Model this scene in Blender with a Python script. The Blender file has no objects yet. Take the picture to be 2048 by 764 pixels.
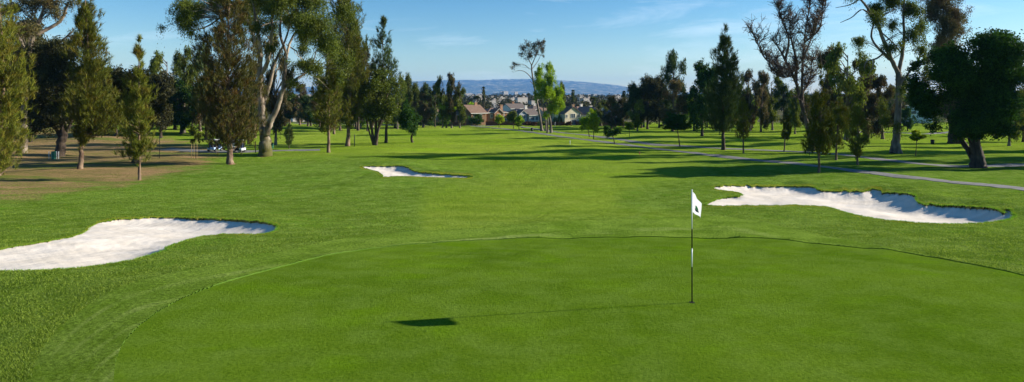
import bpy, math, random
import numpy as np
from mathutils import Vector
R = math.radians
S = bpy.context.scene
COL = S.collection
# ------------------------------------------------------------------ camera
F = 1200.0; CX = 1024.0; HZ = 190.0; CH = 4.0      # focal length, centre column, horizon row (photo pixels), eye height
cam = bpy.data.cameras.new('camera'); camo = bpy.data.objects.new('camera', cam); COL.objects.link(camo)
cam.sensor_width = 36; cam.lens = 36*F/2048; cam.shift_y = -(382-HZ)/2048
cam.clip_start = 0.1; cam.clip_end = 80000
camo.location = (0, 0, CH); camo.rotation_euler = (R(90), 0, 0)
S.camera = camo
# ------------------------------------------------------------------ sky, sun, exposure
SUN_EL, SUN_AZ = 20.5, 10.0           # azimuth measured from +X towards +Y
w = bpy.data.worlds.new('World'); S.world = w; w.use_nodes = True
nt = w.node_tree; N = nt.nodes; L = nt.links; N.clear()
out = N.new('ShaderNodeOutputWorld'); bg = N.new('ShaderNodeBackground'); L.new(bg.outputs[0], out.inputs[0])
sky = N.new('ShaderNodeTexSky'); sky.sky_type = 'NISHITA'; sky.sun_disc = False
sky.sun_elevation = R(SUN_EL); sky.sun_rotation = R(90-SUN_AZ); sky.altitude = 50
sky.air_density = 1.0; sky.dust_density = 0.15; sky.ozone_density = 3.0
bg.inputs[1].default_value = 0.068
tc = N.new('ShaderNodeTexCoord'); mp = N.new('ShaderNodeMapping'); mp.inputs['Scale'].default_value = (1.6, 1.6, 9.0)
mp.inputs['Rotation'].default_value = (0, R(6), R(20))
L.new(tc.outputs['Generated'], mp.inputs[0])
cn = N.new('ShaderNodeTexNoise'); cn.inputs['Scale'].default_value = 2.6; cn.inputs['Detail'].default_value = 8; cn.inputs['Roughness'].default_value = .62
cn.inputs['Distortion'].default_value = .5
L.new(mp.outputs[0], cn.inputs['Vector'])
cr = N.new('ShaderNodeMapRange'); cr.inputs[1].default_value = .52; cr.inputs[2].default_value = .80; cr.inputs[4].default_value = .26
L.new(cn.outputs['Fac'], cr.inputs[0])
mx = N.new('ShaderNodeMixRGB'); mx.inputs[2].default_value = (10.5, 11, 11.8, 1)
hs = N.new('ShaderNodeHueSaturation'); hs.inputs['Saturation'].default_value = 1.35; L.new(sky.outputs[0], hs.inputs['Color'])
L.new(cr.outputs[0], mx.inputs[0]); L.new(hs.outputs[0], mx.inputs[1]); L.new(mx.outputs[0], bg.inputs[0])
sl = bpy.data.lights.new('sun', 'SUN'); sl.energy = 5.0; sl.angle = R(.53); sl.color = (1, .93, .80)
so = bpy.data.objects.new('sun', sl); COL.objects.link(so)
sd = Vector((math.cos(R(SUN_EL))*math.cos(R(SUN_AZ)), math.cos(R(SUN_EL))*math.sin(R(SUN_AZ)), math.sin(R(SUN_EL))))
so.rotation_euler = sd.to_track_quat('Z', 'Y').to_euler(); so.location = (60, 10, 60)
vs = S.view_settings; vs.view_transform = 'Standard'; vs.look = 'None'; vs.exposure = 1.1; vs.gamma = 1
S.render.engine = 'CYCLES'
S.cycles.volume_bounces = 0; S.cycles.transparent_max_bounces = 8; S.cycles.max_bounces = 6; S.cycles.diffuse_bounces = 3

# ------------------------------------------------------------------ materials
def rgb(h):
    h = h.lstrip('#'); c = [int(h[i:i+2], 16)/255 for i in (0, 2, 4)]
    return tuple([(x/12.92 if x <= .04045 else ((x+.055)/1.055)**2.4) for x in c]+[1])
MATS = {}
def mat(name, c1, c2=None, scale=3.0, rough=.8, bump=0.0, bscale=20, c3=None, detail=5, stretch=None, spec=.3, metal=0):
    if name in MATS: return MATS[name]
    m = bpy.data.materials.new(name); m.use_nodes = True; nt = m.node_tree; n = nt.nodes; l = nt.links
    b = n['Principled BSDF']; b.inputs['Roughness'].default_value = rough; b.inputs['Specular IOR Level'].default_value = spec
    b.inputs['Metallic'].default_value = metal
    t = n.new('ShaderNodeTexCoord'); mp = n.new('ShaderNodeMapping'); l.new(t.outputs['Object'], mp.inputs[0])
    if stretch: mp.inputs['Scale'].default_value = stretch
    no = n.new('ShaderNodeTexNoise'); no.inputs['Scale'].default_value = scale; no.inputs['Detail'].default_value = detail
    l.new(mp.outputs[0], no.inputs['Vector'])
    cr = n.new('ShaderNodeValToRGB'); cr.color_ramp.elements[0].position = .35; cr.color_ramp.elements[1].position = .65
    cr.color_ramp.elements[0].color = c1; cr.color_ramp.elements[1].color = c2 or tuple(min(1, x*1.25) for x in c1[:3])+(1,)
    if c3: e = cr.color_ramp.elements.new(.5); e.color = c3
    l.new(no.outputs['Fac'], cr.inputs[0]); l.new(cr.outputs[0], b.inputs['Base Color'])
    if bump:
        nb = n.new('ShaderNodeTexNoise'); nb.inputs['Scale'].default_value = bscale; nb.inputs['Detail'].default_value = 6
        l.new(mp.outputs[0], nb.inputs['Vector'])
        bu = n.new('ShaderNodeBump'); bu.inputs['Strength'].default_value = 1; bu.inputs['Distance'].default_value = bump
        l.new(nb.outputs['Fac'], bu.inputs['Height']); l.new(bu.outputs[0], b.inputs['Normal'])
    MATS[name] = m; return m
def leafmat(name, dark, light, odd, oddamt=.25, trans=.35, nscale=.55, k=.62):
    if name in MATS: return MATS[name]
    dark, light, odd = [tuple(x*k for x in c[:3])+(1,) for c in (dark, light, odd)]
    m = bpy.data.materials.new(name); m.use_nodes = True; nt = m.node_tree; n = nt.nodes; l = nt.links; n.clear()
    o = n.new('ShaderNodeOutputMaterial'); g = n.new('ShaderNodeNewGeometry'); t = n.new('ShaderNodeTexCoord'); oi = n.new('ShaderNodeObjectInfo')
    no = n.new('ShaderNodeTexNoise'); no.noise_dimensions = '4D'; no.inputs['Scale'].default_value = nscale; no.inputs['Detail'].default_value = 3
    mu = n.new('ShaderNodeMath'); mu.operation = 'MULTIPLY'; mu.inputs[1].default_value = 40; l.new(oi.outputs['Random'], mu.inputs[0]); l.new(mu.outputs[0], no.inputs['W'])
    l.new(t.outputs['Object'], no.inputs['Vector'])
    m1 = n.new('ShaderNodeMixRGB'); m1.inputs[1].default_value = dark; m1.inputs[2].default_value = light
    l.new(g.outputs['Random Per Island'], m1.inputs[0])
    r = n.new('ShaderNodeMapRange'); r.inputs[1].default_value = .48; r.inputs[2].default_value = .72; r.inputs[4].default_value = oddamt*2.2; l.new(no.outputs['Fac'], r.inputs[0])
    m2 = n.new('ShaderNodeMixRGB'); l.new(r.outputs[0], m2.inputs[0]); l.new(m1.outputs[0], m2.inputs[1]); m2.inputs[2].default_value = odd
    hs = n.new('ShaderNodeHueSaturation'); l.new(m2.outputs[0], hs.inputs['Color'])
    v = n.new('ShaderNodeMapRange'); v.inputs[3].default_value = .75; v.inputs[4].default_value = 1.25; l.new(oi.outputs['Random'], v.inputs[0]); l.new(v.outputs[0], hs.inputs['Value'])
    d = n.new('ShaderNodeBsdfDiffuse'); tr = n.new('ShaderNodeBsdfTranslucent'); gl = n.new('ShaderNodeBsdfGlossy'); gl.inputs['Roughness'].default_value = .45
    gl.inputs['Color'].default_value = (.9, .9, .9, 1)
    l.new(hs.outputs[0], d.inputs[0]); l.new(hs.outputs[0], tr.inputs[0])
    a = n.new('ShaderNodeMixShader'); a.inputs[0].default_value = trans; l.new(d.outputs[0], a.inputs[1]); l.new(tr.outputs[0], a.inputs[2])
    b = n.new('ShaderNodeMixShader'); b.inputs[0].default_value = .008; l.new(a.outputs[0], b.inputs[1]); l.new(gl.outputs[0], b.inputs[2])
    l.new(b.outputs[0], o.inputs[0]); MATS[name] = m; return m

M_PINE = leafmat('pine_needles', rgb('#465a18'), rgb('#989a36'), rgb('#8c6a2e'), .28, .10, 1.1, .62)
M_PINE3 = leafmat('brownish_pine_needles', rgb('#42481c'), rgb('#7c7838'), rgb('#84582e'), .34, .12, .9, .66)
M_PINE2 = leafmat('dark_pine_needles', rgb('#334a1c'), rgb('#64783a'), rgb('#6a5a34'), .15, .25)
M_EUC = leafmat('eucalyptus_leaves', rgb('#46581a'), rgb('#8c9c34'), rgb('#80743a'), .2, .35)
M_EUCB = leafmat('brown_eucalyptus_leaves', rgb('#4a4a28'), rgb('#7c7444'), rgb('#7d5a3c'), .35, .3)
M_DARK = leafmat('dark_leaves', rgb('#26401a'), rgb('#527c26'), rgb('#3c5420'), .2, .3)
M_OAK = leafmat('oak_leaves', rgb('#3a3d20'), rgb('#66663a'), rgb('#544a2c'), .25, .25)
M_LIME = leafmat('lime_leaves', rgb('#6f9414'), rgb('#bccf28'), rgb('#c9b82c'), .2, .5)
M_BRIGHT = leafmat('bright_leaves', rgb('#5f8a12'), rgb('#b0cc22'), rgb('#a8b820'), .3, .5, .55, .85)
M_BRONZE = leafmat('bronze_leaves', rgb('#4f3a26'), rgb('#806044'), rgb('#6a5238'), .2, .2)
M_BARK = mat('brown_bark', rgb('#4a382c'), rgb('#84705c'), 4, .95, .03, 14, stretch=(1, 1, .25))
M_BARKD = mat('dark_bark', rgb('#2c241e'), rgb('#574a3e'), 4, .95, .03, 14, stretch=(1, 1, .25))
M_BARKP = mat('pale_bark', rgb('#40362c'), rgb('#a09484'), 1.2, .85, .015, 10, c3=rgb('#786a5c'), stretch=(1, 1, .3))
def _moss(m):
    nt = m.node_tree; n = nt.nodes; l = nt.links; b = n['Principled BSDF']; src = b.inputs['Base Color'].links[0].from_socket; t = n.new('ShaderNodeTexCoord'); sp = n.new('ShaderNodeSeparateXYZ'); l.new(t.outputs['Object'], sp.inputs[0])
    no = n.new('ShaderNodeTexNoise'); no.inputs['Scale'].default_value = 1.6; no.inputs['Detail'].default_value = 6; mpp = n.new('ShaderNodeMapping'); mpp.inputs['Scale'].default_value = (1.4, 1.4, .3); l.new(t.outputs['Object'], mpp.inputs[0]); l.new(mpp.outputs[0], no.inputs[0])
    ad = n.new('ShaderNodeMath'); ad.operation = 'MULTIPLY_ADD'; l.new(no.outputs['Fac'], ad.inputs[0]); ad.inputs[1].default_value = -7; l.new(sp.outputs['Z'], ad.inputs[2])
    r = n.new('ShaderNodeMapRange'); r.inputs[1].default_value = .6; r.inputs[2].default_value = -3.0; l.new(ad.outputs[0], r.inputs[0]); x = n.new('ShaderNodeMixRGB'); x.inputs[2].default_value = rgb('#4c4a1e'); l.new(r.outputs[0], x.inputs[0]); l.new(src, x.inputs[1]); l.new(x.outputs[0], b.inputs['Base Color'])
_moss(M_BARKP)
M_BARKG = mat('grey_bark', rgb('#4a4038'), rgb('#84786a'), 2.0, .9, .02, 10, stretch=(1, 1, .3))
M_MULCH = mat('bare_soil', rgb('#6a4a30'), rgb('#9a7450'), 3, .95, .02, 30)

# ------------------------------------------------------------------ mesh helpers
def tag(o, label=None, cat=None, group=None, kind=None):
    if label: o['label'] = label
    if cat: o['category'] = cat
    if group: o['group'] = group
    if kind: o['kind'] = kind
    return o
def empty(name, loc, label=None, cat=None, group=None):
    o = bpy.data.objects.new(name, None); COL.objects.link(o); o.location = loc; o.empty_display_size = .3
    return tag(o, label, cat, group)
def mesh_np(name, V, faces, m=None, parent=None, smooth=False):
    """faces: list of int arrays (n,3) or (n,4)"""
    V = np.asarray(V, np.float32); me = bpy.data.meshes.new(name); me.vertices.add(len(V)); me.vertices.foreach_set('co', V.ravel())
    faces = [np.asarray(f, np.int32) for f in faces if len(f)]
    tot = np.concatenate([np.full(len(f), f.shape[1], np.int32) for f in faces]); idx = np.concatenate([f.ravel() for f in faces])
    me.loops.add(len(idx)); me.loops.foreach_set('vertex_index', idx)
    me.polygons.add(len(tot)); st = np.concatenate([[0], np.cumsum(tot)[:-1]]).astype(np.int32)
    me.polygons.foreach_set('loop_start', st); me.polygons.foreach_set('loop_total', tot)
    me.polygons.foreach_set('use_smooth', np.full(len(tot), smooth, bool))
    me.update(calc_edges=True)
    if m: me.materials.append(m)
    o = bpy.data.objects.new(name, me); COL.objects.link(o)
    if parent: o.parent = parent
    return o
class MB:
    def __init__(s): s.v = []; s.q = []; s.t = []; s.n = 0
    def add(s, V, Q=None, T=None):
        V = np.asarray(V, float)
        if Q is not None and len(Q): s.q.append(np.asarray(Q)+s.n)
        if T is not None and len(T): s.t.append(np.asarray(T)+s.n)
        s.v.append(V); s.n += len(V)
    def tube(s, P, rad, k=7, cap=True):
        P = np.asarray(P, float); n = len(P); rad = np.broadcast_to(np.asarray(rad, float), (n,))
        T = np.gradient(P, axis=0); T /= np.linalg.norm(T, axis=1)[:, None]+1e-9
        ref = np.array([1., 0.05, 0.02]) if abs(T[:, 2]).mean() > .5 else np.array([0.02, .05, 1.])
        A = np.cross(T, ref); A /= np.linalg.norm(A, axis=1)[:, None]+1e-9; B = np.cross(T, A)
        an = np.linspace(0, 2*np.pi, k, endpoint=False)
        V = P[:, None]+rad[:, None, None]*(np.cos(an)[None, :, None]*A[:, None]+np.sin(an)[None, :, None]*B[:, None])
        Q = []
        i = np.arange(n-1)[:, None]; j = np.arange(k)[None]
        Q = np.stack([i*k+j, i*k+(j+1) % k, (i+1)*k+(j+1) % k, (i+1)*k+j], -1).reshape(-1, 4)
        V = V.reshape(-1, 3)
        if cap:
            V = np.vstack([V, P[:1], P[-1:]]); jj = np.arange(k)
            T3 = np.vstack([np.stack([(jj+1) % k, jj, np.full(k, n*k)], 1), np.stack([(n-1)*k+jj, (n-1)*k+(jj+1) % k, np.full(k, n*k+1)], 1)])
            s.add(V, Q, T3)
        else: s.add(V, Q)
    def box(s, c, d, rz=0, bev=0):
        x, y, z = [a/2 for a in d]
        V = np.array([[-x, -y, -z], [x, -y, -z], [x, y, -z], [-x, y, -z], [-x, -y, z], [x, -y, z], [x, y, z], [-x, y, z]])
        if bev: V[4:, :2] *= 1-bev
        ca, sa = math.cos(rz), math.sin(rz); V[:, :2] = V[:, :2] @ np.array([[ca, sa], [-sa, ca]])
        s.add(V+np.array(c), [[0, 3, 2, 1], [4, 5, 6, 7], [0, 1, 5, 4], [1, 2, 6, 5], [2, 3, 7, 6], [3, 0, 4, 7]])
    def prism(s, poly, y0, y1):     # polygon in x,z extruded along y
        n = len(poly); V = [(p[0], y0, p[1]) for p in poly]+[(p[0], y1, p[1]) for p in poly]
        c0 = np.mean(V[:n], 0); c1 = np.mean(V[n:], 0); V = V+[tuple(c0), tuple(c1)]
        j = np.arange(n); Q = np.stack([j, (j+1) % n, n+(j+1) % n, n+j], 1)
        T = np.vstack([np.stack([(j+1) % n, j, np.full(n, 2*n)], 1), np.stack([n+j, n+(j+1) % n, np.full(n, 2*n+1)], 1)])
        s.add(V, Q, T)
    def build(s, name, m=None, parent=None, smooth=False):
        return mesh_np(name, np.vstack(s.v), ([np.vstack(s.q)] if s.q else [])+([np.vstack(s.t)] if s.t else []), m, parent, smooth)

# ------------------------------------------------------------------ terrain: rows of the slope, profile running away from the green
RT = np.array([560, 540, 520, 500, 480, 450, 420, 400, 380, 360, 340, 320, 300, 280, 265, 255, 250, 245, 240.])
YT = np.array([12.97, 13.95, 15.2, 16.9, 19.0, 24, 31, 37.5, 45.5, 55, 66.5, 81, 99, 126, 159, 195, 222, 255, 290.4])
def _pchip(x, y):
    h = np.diff(x); d = np.diff(y)/h; m = np.zeros(len(x)); m[0] = d[0]; m[-1] = d[-1]
    for i in range(1, len(x)-1):
        if d[i-1]*d[i] > 0:
            w1 = 2*h[i]+h[i-1]; w2 = h[i]+2*h[i-1]; m[i] = (w1+w2)/(w1/d[i-1]+w2/d[i])
    def f(q):
        q = np.asarray(q, float); i = np.clip(np.searchsorted(x, q)-1, 0, len(x)-2); t = (q-x[i])/h[i]
        return (2*t**3-3*t**2+1)*y[i]+(t**3-2*t**2+t)*h[i]*m[i]+(-2*t**3+3*t**2)*y[i+1]+(t**3-t**2)*h[i]*m[i+1]
    return f
_f = _pchip(RT[::-1].copy(), np.log(YT[::-1].copy()))
def DEP(r):
    r = np.asarray(r, float)
    return np.where(r >= 560, 4800/np.maximum(r-190, 1), np.where(r <= 240, 14520/np.maximum(r-190, .01), np.exp(_f(np.clip(r, 240, 560)))))
def fbm(x, y, seed=0, oct=3):
    rg = np.random.RandomState(seed); o = 0; a = 1
    for k in range(oct):
        for _ in range(5):
            th = rg.rand()*6.283; ph = rg.rand()*6.283; f = (2**k)*(.6+.8*rg.rand())
            o = o+a*np.sin(f*(x*math.cos(th)+y*math.sin(th))*6.283+ph)
        a *= .5
    return o/5
MOUNDS = [  # column, row, half-width (m) along x, along y, height

    (300, 268, 16, 9, 1.5), (110, 262, 18, 12, 2.0), (210, 282, 10, 6, .9), (400, 262, 15, 10, 1.1), (610, 262, 12, 9, 1.2), (990, 335, 9, 3, -.15),
    (1500, 285, 14, 7, .5), (1950, 318, 16, 5, .5), (1200, 330, 12, 4, .25), (1010, 310, 25, 3, .35)]
RIDGES = [  # crest line in photo pixels, height, half-width in metres
    ([(1600, 370), (1650, 374), (1700, 379), (1800, 382), (1836, 387), (1852, 402), (1900, 408), (1965, 411), (2012, 418), (2036, 428)], .42, 1.7),
    ([(770, 330), (805, 330), (835, 339), (880, 346), (940, 350)], .28, 2.0),
    ([(490, 438), (530, 440), (562, 450)], .20, 1.3), ([(210, 438), (330, 431), (450, 434)], .06, 1.4), ([(1430, 372), (1560, 369)], .22, 1.8)]
def _ridge(X, Y):
    Z = np.zeros(X.shape)
    for P, h, w_ in RIDGES:
        P = np.array(P, float); wy = DEP(P[:, 1]); W = np.stack([(P[:, 0]-CX)/F*wy, wy], 1)
        k = (X > W[:, 0].min()-4*w_) & (X < W[:, 0].max()+4*w_) & (Y > W[:, 1].min()-4*w_) & (Y < W[:, 1].max()+4*w_)
        if not k.any(): continue
        x = X[k]; y = Y[k]; d = np.full(x.shape, 1e9)
        for a, b in zip(W[:-1], W[1:]):
            e = b-a; t = np.clip(((x-a[0])*e[0]+(y-a[1])*e[1])/(e@e), 0, 1); d = np.minimum(d, np.hypot(x-a[0]-t*e[0], y-a[1]-t*e[1]))
        Z[k] = np.maximum(Z[k], h*np.exp(-(d/w_)**2))
    return Z
def ground(c, r):
    """photo column / row on the flat-sheet map -> world x, y, z of the real ground there"""
    c = np.asarray(c, float); r = np.asarray(r, float); Y = DEP(r); X = (c-CX)/F*Y; Z = CH-(r-HZ)*Y/F
    am = np.clip((Y-18)/60, 0, 1)*np.clip((900-Y)/600, 0, 1)
    Z = Z+.30*am*fbm(X/38, Y/24, 3)+.10*np.clip((Y-22)/30, 0, 1)*fbm(X/9, Y/7, 5)
    Z = Z+.055*np.clip((560-r)/60, 0, 1)*np.clip(1.6-(Y/60), 0, 1)*fbm(X/4.0, Y/3.2, 8)
    for mc, mr, sx, sy, h in MOUNDS:
        my = float(DEP(mr)); mxx = (mc-CX)/F*my
        Z = Z+h*np.exp(-((X-mxx)/sx)**2-((Y-my)/sy)**2)
    Z = Z+_ridge(np.atleast_1d(X), np.atleast_1d(Y)).reshape(np.shape(X))
    return X, Y, Z
def inv(c, r):
    """sheet row whose real (mounded) ground shows at photo row r"""
    c = np.asarray(c, float); r = np.asarray(r, float); q = r.copy()
    for _ in range(14):
        X, Y, Z = ground(c, q); q = q+.6*(r-(HZ+(CH-Z)*F/Y)); q = np.clip(q, 235, 1000)
    return q
def at(c, r):
    x, y, z = ground(c, float(inv(c, r))); return Vector((float(x), float(y), float(z)))
def spline(P, n=10, closed=True):
    P = np.array(P, float); m = len(P); o = []
    for i in range(m if closed else m-1):
        g = lambda k: P[k % m] if closed else P[min(max(k, 0), m-1)]
        a, b, c, d = g(i-1), g(i), g(i+1), g(i+2)
        for t in np.linspace(0, 1, n, endpoint=False):
            o.append(.5*((2*b)+(-a+c)*t+(2*a-5*b+4*c-d)*t*t+(-a+3*b-3*c+d)*t**3))
    if not closed: o.append(P[-1])
    return np.array(o)
def inside(P, x, y):
    c = np.zeros(x.shape, bool); n = len(P)
    for i in range(n):
        x1, y1 = P[i]; x2, y2 = P[(i+1) % n]
        if y1 == y2: continue
        k = ((y1 > y) != (y2 > y)) & (x < (x2-x1)*(y-y1)/(y2-y1)+x1); c ^= k
    return c
def nearest(P, x, y):
    bd = np.full(x.shape, 1e18); bx = np.zeros(x.shape); by = np.zeros(x.shape); n = len(P)
    for i in range(n):
        a = P[i]; b = P[(i+1) % n]; d = b-a; L2 = (d**2).sum()+1e-12
        t = np.clip(((x-a[0])*d[0]+(y-a[1])*d[1])/L2, 0, 1); qx = a[0]+t*d[0]; qy = a[1]+t*d[1]
        e = (x-qx)**2+(y-qy)**2; k = e < bd; bd[k] = e[k]; bx[k] = qx[k]; by[k] = qy[k]
    return np.sqrt(bd), bx, by

B_LEFT = [(-120, 520), (-60, 508), (0, 497), (60, 487), (115, 478), (160, 467), (185, 450), (215, 440), (260, 436), (330, 434), (400, 435), (460, 438), (515, 441), (550, 448), (556, 456), (545, 464), (510, 468), (450, 468), (395, 475), (350, 488), (325, 502), (280, 516), (220, 528), (150, 536), (90, 540), (20, 541), (-60, 541), (-120, 536)]
B_MID = [(722, 333), (745, 332), (775, 332), (800, 331), (815, 334), (828, 341), (850, 345), (885, 348), (925, 350), (942, 352), (938, 355), (915, 356), (870, 355), (820, 353), (790, 353), (765, 354), (764, 350), (755, 344), (738, 339)]
B_RIGHT = [(1424, 376), (1440, 372), (1490, 371), (1560, 372), (1625, 373), (1642, 380), (1700, 382), (1755, 383), (1800, 385), (1830, 390), (1834, 402), (1850, 408), (1900, 411), (1965, 414), (2010, 421), (2029, 430), (2020, 438), (1990, 444), (1930, 448), (1860, 447), (1780, 441), (1730, 434), (1695, 426), (1660, 415), (1610, 410), (1560, 411), (1500, 411), (1440, 412), (1413, 410), (1425, 402), (1450, 395), (1482, 391), (1476, 385), (1450, 381)]
GREEN = [(228, 764), (232, 720), (250, 680), (290, 640), (340, 608), (400, 580), (480, 554), (560, 532), (640, 514), (740, 497), (850, 487), (960, 480), (1080, 476), (1200, 474), (1384, 474), (1500, 477), (1620, 484), (1700, 492), (1780, 500), (1860, 512), (1950, 529), (2048, 550), (2200, 590), (2330, 660), (2400, 760), (2400, 900), (1700, 985), (900, 985), (300, 950), (235, 850)]
def jit(P, a, seed):
    rg = np.random.RandomState(seed); n = len(P); j = rg.randn(n, 2)*a; j = (j+np.roll(j, 1, 0))/1.4
    return P+j*np.array([1.3, .55])
def ip(P): P = np.array(P, float); P[:, 1] = inv(P[:, 0], P[:, 1]); return P
polyB = [jit(ip(spline(B_LEFT, 14)), .8, 1), jit(ip(spline(B_MID, 12)), .5, 2), jit(ip(spline(B_RIGHT, 14)), .7, 3)]
polyG = spline(GREEN, 14)
FAIR = spline([(842, 452), (838, 425), (840, 395), (858, 372), (930, 362), (985, 354), (975, 345), (930, 338), (840, 322), (760, 312), (700, 300), (640, 285), (700, 268), (800, 258), (900, 254), (1000, 258), (1080, 266), (1160, 280), (1260, 294), (1340, 305), (1390, 320), (1400, 340), (1380, 355), (1290, 372), (1245, 395), (1250, 412), (1290, 425), (1400, 431), (1300, 437), (1150, 443), (1000, 452), (900, 462), (860, 466)], 6)
COLLAR = spline([(60, 764), (90, 690), (150, 630), (240, 575), (350, 545), (480, 518), (620, 490), (760, 468), (900, 461), (1000, 452), (1150, 443), (1300, 436), (1420, 432), (1500, 440), (1580, 457), (1640, 468), (1700, 480), (1780, 495), (1860, 511), (1950, 529), (2060, 552), (2200, 600), (2300, 800), (1500, 1000), (300, 1000), (60, 850)], 6)
DRY = spline([(-700, 415), (0, 403), (90, 396), (180, 381), (260, 368), (340, 352), (400, 338), (440, 322), (470, 305), (430, 292), (380, 280), (300, 268), (200, 262), (60, 255), (-700, 262)], 6)

rows = np.concatenate([np.arange(1000, 780, -12), np.arange(780, 570, -3), np.arange(570, 330, -1.25), np.arange(330, 246, -1.), np.arange(246, 240, -1.), np.array([240, 236, 232, 228, 223, 218, 213, 208, 204, 200, 197, 195, 193.5, 192.4, 191.6, 191, 190.6])])
cols = np.concatenate([np.linspace(-1500, -140, 60), np.arange(-120, 2170, 2.0), np.linspace(2190, 3550, 60)])
C, Rr = np.meshgrid(cols, rows); nr, nc = C.shape
ds_c = 2.0; ds_r = np.interp(Rr, [300, 331, 332, 560, 575, 780, 790], [1, 1, 1.25, 1.25, 3, 3, 12])
C0 = C.copy(); R0 = Rr.copy()
def snap(P):
    global C, Rr
    x0, y0 = P.min(0)-8; x1, y1 = P.max(0)+8
    k = (C0 > x0) & (C0 < x1) & (R0 > y0) & (R0 < y1)
    # distance measured in cell units
    sy = 1.25 if y1 < 570 else 2.2
    Pn = P/np.array([2.0, sy]); d, qx, qy = nearest(Pn, C0[k]/2.0, R0[k]/sy)
    ins = inside(Pn, C0[k]/2.0, R0[k]/sy)
    sdv = np.full(C0.shape, 99.); sdv[k] = np.where(ins, -d, d)
    hit = d < .52; cc = C[k]; rr = Rr[k]; cc[hit] = qx[hit]*2.0; rr[hit] = qy[hit]*sy; C[k] = cc; Rr[k] = rr
    s = sdv[k]; s[hit] = 0; sdv[k] = s
    return sdv
sdB = [snap(p) for p in polyB]; sdG = snap(polyG)
X, Y, Z = ground(C, Rr)
i = np.arange(nr-1)[:, None]; j = np.arange(nc-1)[None]
Q = np.stack([i*nc+j, i*nc+j+1, (i+1)*nc+j+1, (i+1)*nc+j], -1).reshape(-1, 4)
def face_in(s):
    f = s.ravel()[Q]; return (f.sum(1) < 0) & (f.min(1) < 0) & (f.max(1) < .9)
inB = [face_in(s) for s in sdB]; inG = face_in(sdG)
G_STEP = .016
def sub(fmask, Vz, name, m, attrs=None):
    q = Q[fmask]; u, inv = np.unique(q, return_inverse=True); V = np.stack([X.ravel()[u], Y.ravel()[u], Vz.ravel()[u]], 1)
    o = mesh_np(name, V, [inv.reshape(-1, 4)], m, smooth=True)
    for k, a in (attrs or {}).items():
        at_ = o.data.attributes.new(k, 'FLOAT', 'POINT'); at_.data.foreach_set('value', a.ravel()[u].astype(np.float32))
    return o, u
def boundary(fmask):
    q = Q[fmask]; e = np.vstack([q[:, [0, 1]], q[:, [1, 2]], q[:, [2, 3]], q[:, [3, 0]]])
    key = np.sort(e, 1); kk = key[:, 0].astype(np.int64)*(nr*nc)+key[:, 1]; un, idx, cnt = np.unique(kk, return_index=True, return_counts=True)
    return e[idx[cnt == 1]]
def sdpoly(P, step=1):
    d, _, _ = nearest(P, C.ravel()[::1], Rr.ravel()[::1]); s = np.where(inside(P, C.ravel(), Rr.ravel()), -d, d); return s.reshape(C.shape)
a_fair = sdpoly(FAIR[::2]); a_col = sdpoly(COLLAR[::2]); a_dry = sdpoly(DRY[::2])
a_bun = np.minimum(np.minimum(sdB[0], sdB[1]), sdB[2])*1.6

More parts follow.
